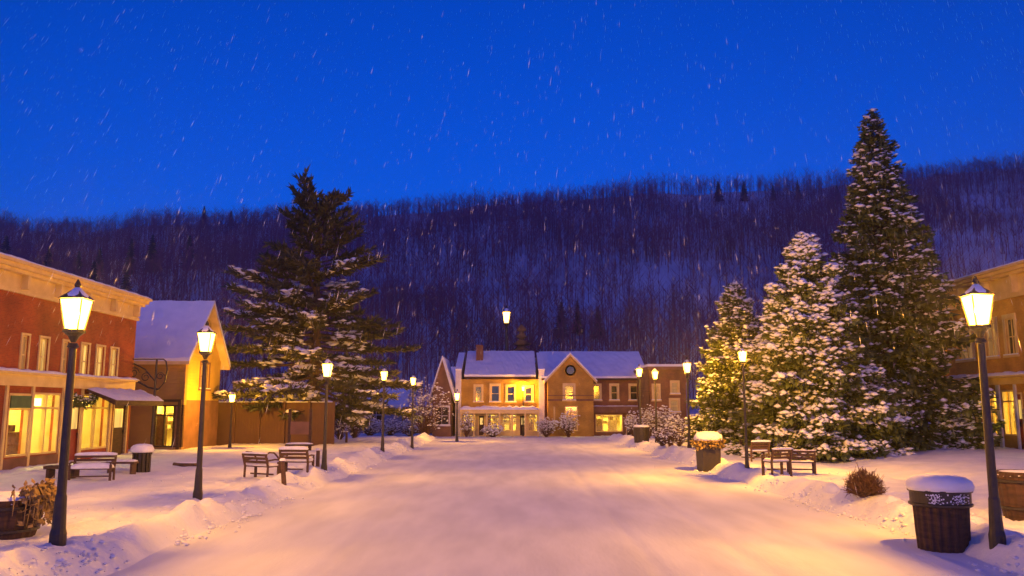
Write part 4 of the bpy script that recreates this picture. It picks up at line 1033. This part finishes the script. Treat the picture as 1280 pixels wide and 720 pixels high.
# round snow-capped litter bin by the shops
g = G(176, 590); t = thing('litter_bin', 'small slatted litter bin under a dome of snow left of the iron sign post', 'litter bin', g)
mb = MB()
for k in range(14):
    a = k/14*6.28; mb.box((g.x+math.cos(a)*.27, g.y+math.sin(a)*.27, g.z+.28), (.03,.085,.75), rz=a)
mb.lathe([(.29,.6),(.31,.61),(.31,.66),(.28,.67)], g, 20); obj('slats', mb, 'iron', t); obj('liner', MB().lathe([(.2,-.1),(.23,.6)], g, 16), 'iron', t)
snow_pillow((g.x,g.y,g.z+.64), .36, .36, .26, t, 'snow_cap')
# low rail bench between
g = G(152, 591); t = thing('low_bench', 'backless low bench dusted with snow beside the small slatted bin', 'bench', g)
obj('seat', MB().box((g.x,g.y,g.z+.32), (.9,.35,.06)), 'benchwood', t)
for s_ in (-1,1): obj('leg', MB().box((g.x+s_*.36,g.y,g.z+.1), (.07,.3,.38)), 'benchwood', t)
snow_pillow((g.x,g.y,g.z+.352), .44, .17, .07, t, 'snow', 24, .06, sq=.4)
g = G(78, 597); t = thing('low_bench', 'low dark bench behind the nearest left lamp post', 'bench', g)
obj('seat', MB().box((g.x,g.y,g.z+.3), (.95,.4,.09)), 'darkwood', t)
for s_ in (-1,1): obj('leg', MB().box((g.x+s_*.36,g.y,g.z+.08), (.09,.34,.34)), 'darkwood', t)

# iron sign post with scroll frame
Yp = 36.5; g = onG(189, Yp)
t = thing('iron_sign_post', 'dark iron post carrying a scrollwork hanging frame in front of the yellow gabled building', 'sign post', g)
zt_ = PY(189, 449, Yp).z; obj('post', MB().tube([(g.x,g.y,g.z-.2),(g.x,g.y,zt_)], [.07,.045], 8), 'iron', t)
mb = MB(); zl = PY(189, 487, Yp).z; w = 1.5
mb.tube([(g.x+.42,g.y,zt_-.1),(g.x+.5,g.y,zt_-.5),(g.x+.42,g.y,zl+.35),(g.x+.15,g.y,zl)], .035, 6)
mb.tube([(g.x-w,g.y,zt_),(g.x+.3,g.y,zt_),(g.x+.42,g.y,zt_-.1)], .03, 6)
mb.tube([(g.x-w,g.y,zl+.5),(g.x-.9,g.y,zl+.42),(g.x-.3,g.y,zl+.1),(g.x+.15,g.y,zl)], .045, 6)
mb.tube([(g.x-w,g.y,zt_-.35),(g.x-1.0,g.y,zt_-.2),(g.x-.5,g.y,zt_-.45),(g.x,g.y,zl+.35)], .03, 6)
for cx_, cz_, r in ((-1.0,.75,.25),(-.45,.55,.22),(.2,.6,.18)):
    mb.tube([(g.x+cx_+math.cos(a)*r*(1-a/14),g.y,zl+cz_+math.sin(a)*r*(1-a/14)) for a in np.linspace(0,9,22)], .022, 5)
obj('scroll_frame', mb, 'iron', t)

# short posts, log, barrier
def short_post(label, g, h, r=.07, lean=0):
    t = thing('wooden_post', label, 'post', g); obj('shaft', MB().tube([(g.x,g.y,g.z-.2),(g.x+lean,g.y,g.z+h)], [r*1.1,r], 8), 'benchwood', t)
    snow_pillow((g.x+lean,g.y,g.z+h), r*1.3, r*1.3, .07, t, 'snow_cap', 12); return t
short_post('short wooden post between the two benches on the left verge', G(356, 606), .6, .06, -.08)
short_post('short wooden post behind the slim lamp on the right verge', G(927, 567), .75, .08)
short_post('little snow capped post left of the lamp beside the benches', G(397, 583), .5, .06)
short_post('little snow capped post standing left of the lamp before the cottage', G(433, 553), .6, .07)
g = G(232, 583); t = thing('fallen_log', 'short log lying in the snow below the yellow gabled building', 'log', g); obj('bark', MB().tube([(g.x-.45,g.y,g.z+.05),(g.x+.45,g.y+.05,g.z+.06)], [.09,.08], 8), 'bark', t)
snow_pillow((g.x,g.y+.02,g.z+.115), .4, .07, .05, t, 'snow', 16)
g = G(374, 563); t = thing('notice_frame', 'two-post timber notice frame with a snowy ledge in front of the board fence', 'notice board', g)
for s_ in (-1,1): obj('post', MB().box((g.x+s_*.5,g.y,g.z+.9), (.13,.13,2.1)), 'darkwood', t)
obj('board', MB().box((g.x,g.y-.05,g.z+1.05), (.88,.05,.6)), 'brown_wall', t); lg_ = obj('ledge', MB().box((g.x,g.y,g.z+.25), (1.3,.3,.08)), 'darkwood', t); snow_pillow((g.x,g.y,g.z+.292), .62,.14,.08, lg_, 'snow', 20, .08, sq=.4)
g = G(802, 551); t = thing('litter_bin', 'low dark round bin between the lamp pair at the far end', 'litter bin', g)
obj('body', MB().lathe([(.42,-.1),(.46,.4),(.48,.75),(.4,.78)], g, 20), 'iron', t); snow_pillow((g.x,g.y,g.z+.78), .45,.45,.14, t, 'snow_cap')
# purple leafless planters row near the far right
for i, px in enumerate((828, 838, 849)):
    g = G(px, 557); bush('dark_shrub', ('left','middle','right')[i]+' one of three low dark leafless shrubs below the brown brick block', g, .95, .9, 110, .18, group='low dark shrubs below the brown brick block')
# string-lit garland over the door of the red brick shop
t = thing('garland', 'snowy evergreen garland with tiny lights hanging over the red shop door', 'garland', tuple(fa.p(dr1[0], 2.6, .35)))
base_ = np.array(t.location); pts = []
for i in range(700):
    s = rng.random(); p = np.array(fa.p(dr1[0]-.6+2.0*s, 2.75-.35*math.sin(math.pi*s)-.25*(s < .12), .3)); pts.append(p+rng.normal(0,.07,3)-base_)
pts = np.array(pts); V, Fq = sprays(pts, rng.normal(0,1,(700,3)), .12+.06*rng.random(700), .03+.01*rng.random(700)); npmesh('greenery', V, Fq, 'needles', t)
V, Fq = lumps(pts[:130]+np.array([0,0,.08]), .03+.05*rng.random(130)); npmesh('snow', V, Fq, 'snow_soft', t, smooth=True)
V, Fq = lumps(pts[200:240], .02+0*pts[200:240,0]); npmesh('bulbs', V, Fq, 'string', t)

# ------------------------------------------------------------------ falling snow
n = 13000
y = 9+60*rng.random(n)**.8; x = (rng.random(n)-.5)*2*(.72*y+2); zmax = .62*y+3; z = .3+zmax*rng.random(n)**.8
keepm = (z > 2.5+.05*y)|(rng.random(n) < .12); x, y, z = x[keepm], y[keepm], z[keepm]; n = len(x)
d = np.stack([.10+rng.normal(0,.05,n), .45+rng.normal(0,.06,n), np.ones(n)], 1); d /= np.linalg.norm(d, axis=1)[:, None]
a = np.cross(d, np.array([1.,0,0])); a /= np.linalg.norm(a, axis=1)[:, None]; c = np.cross(d, a)
L = (.06+.08*rng.random(n))[:, None]; w = (.0018+.0032*rng.random(n)**2)[:, None]; P0 = np.stack([x,y,z],1)
V = np.stack([P0-d*L, P0+a*w, P0+c*w, P0-a*w, P0-c*w, P0+d*L], 1).reshape(-1,3); i = np.arange(n)*6
tri = [(0,2,1),(0,3,2),(0,4,3),(0,1,4),(5,1,2),(5,2,3),(5,3,4),(5,4,1)]
Fq = np.concatenate([np.stack([i+p, i+q, i+r],1) for p,q,r in tri])
tag(npmesh('falling_snow', V, Fq, 'flake'), 'snowflakes falling through the air', 'snow', kind='stuff')

# ------------------------------------------------------------------ haze
HAZE = .0004
if HAZE:
    hm = bpy.data.materials.new('haze'); hm.use_nodes = True; hm.node_tree.nodes.clear()
    pv = N(hm, 'ShaderNodeVolumePrincipled'); pv.inputs['Color'].default_value = (.85,.85,.9,1); pv.inputs['Density'].default_value = HAZE; pv.inputs['Anisotropy'].default_value = .8
    oo = N(hm, 'ShaderNodeOutputMaterial'); Lk(hm, pv.outputs[0], oo.inputs['Volume'])
    h = obj('haze', MB().bb(-905, -305, -4, 905, 1505, 190), hm); tag(h, 'faint snowy haze', 'haze', kind='stuff')
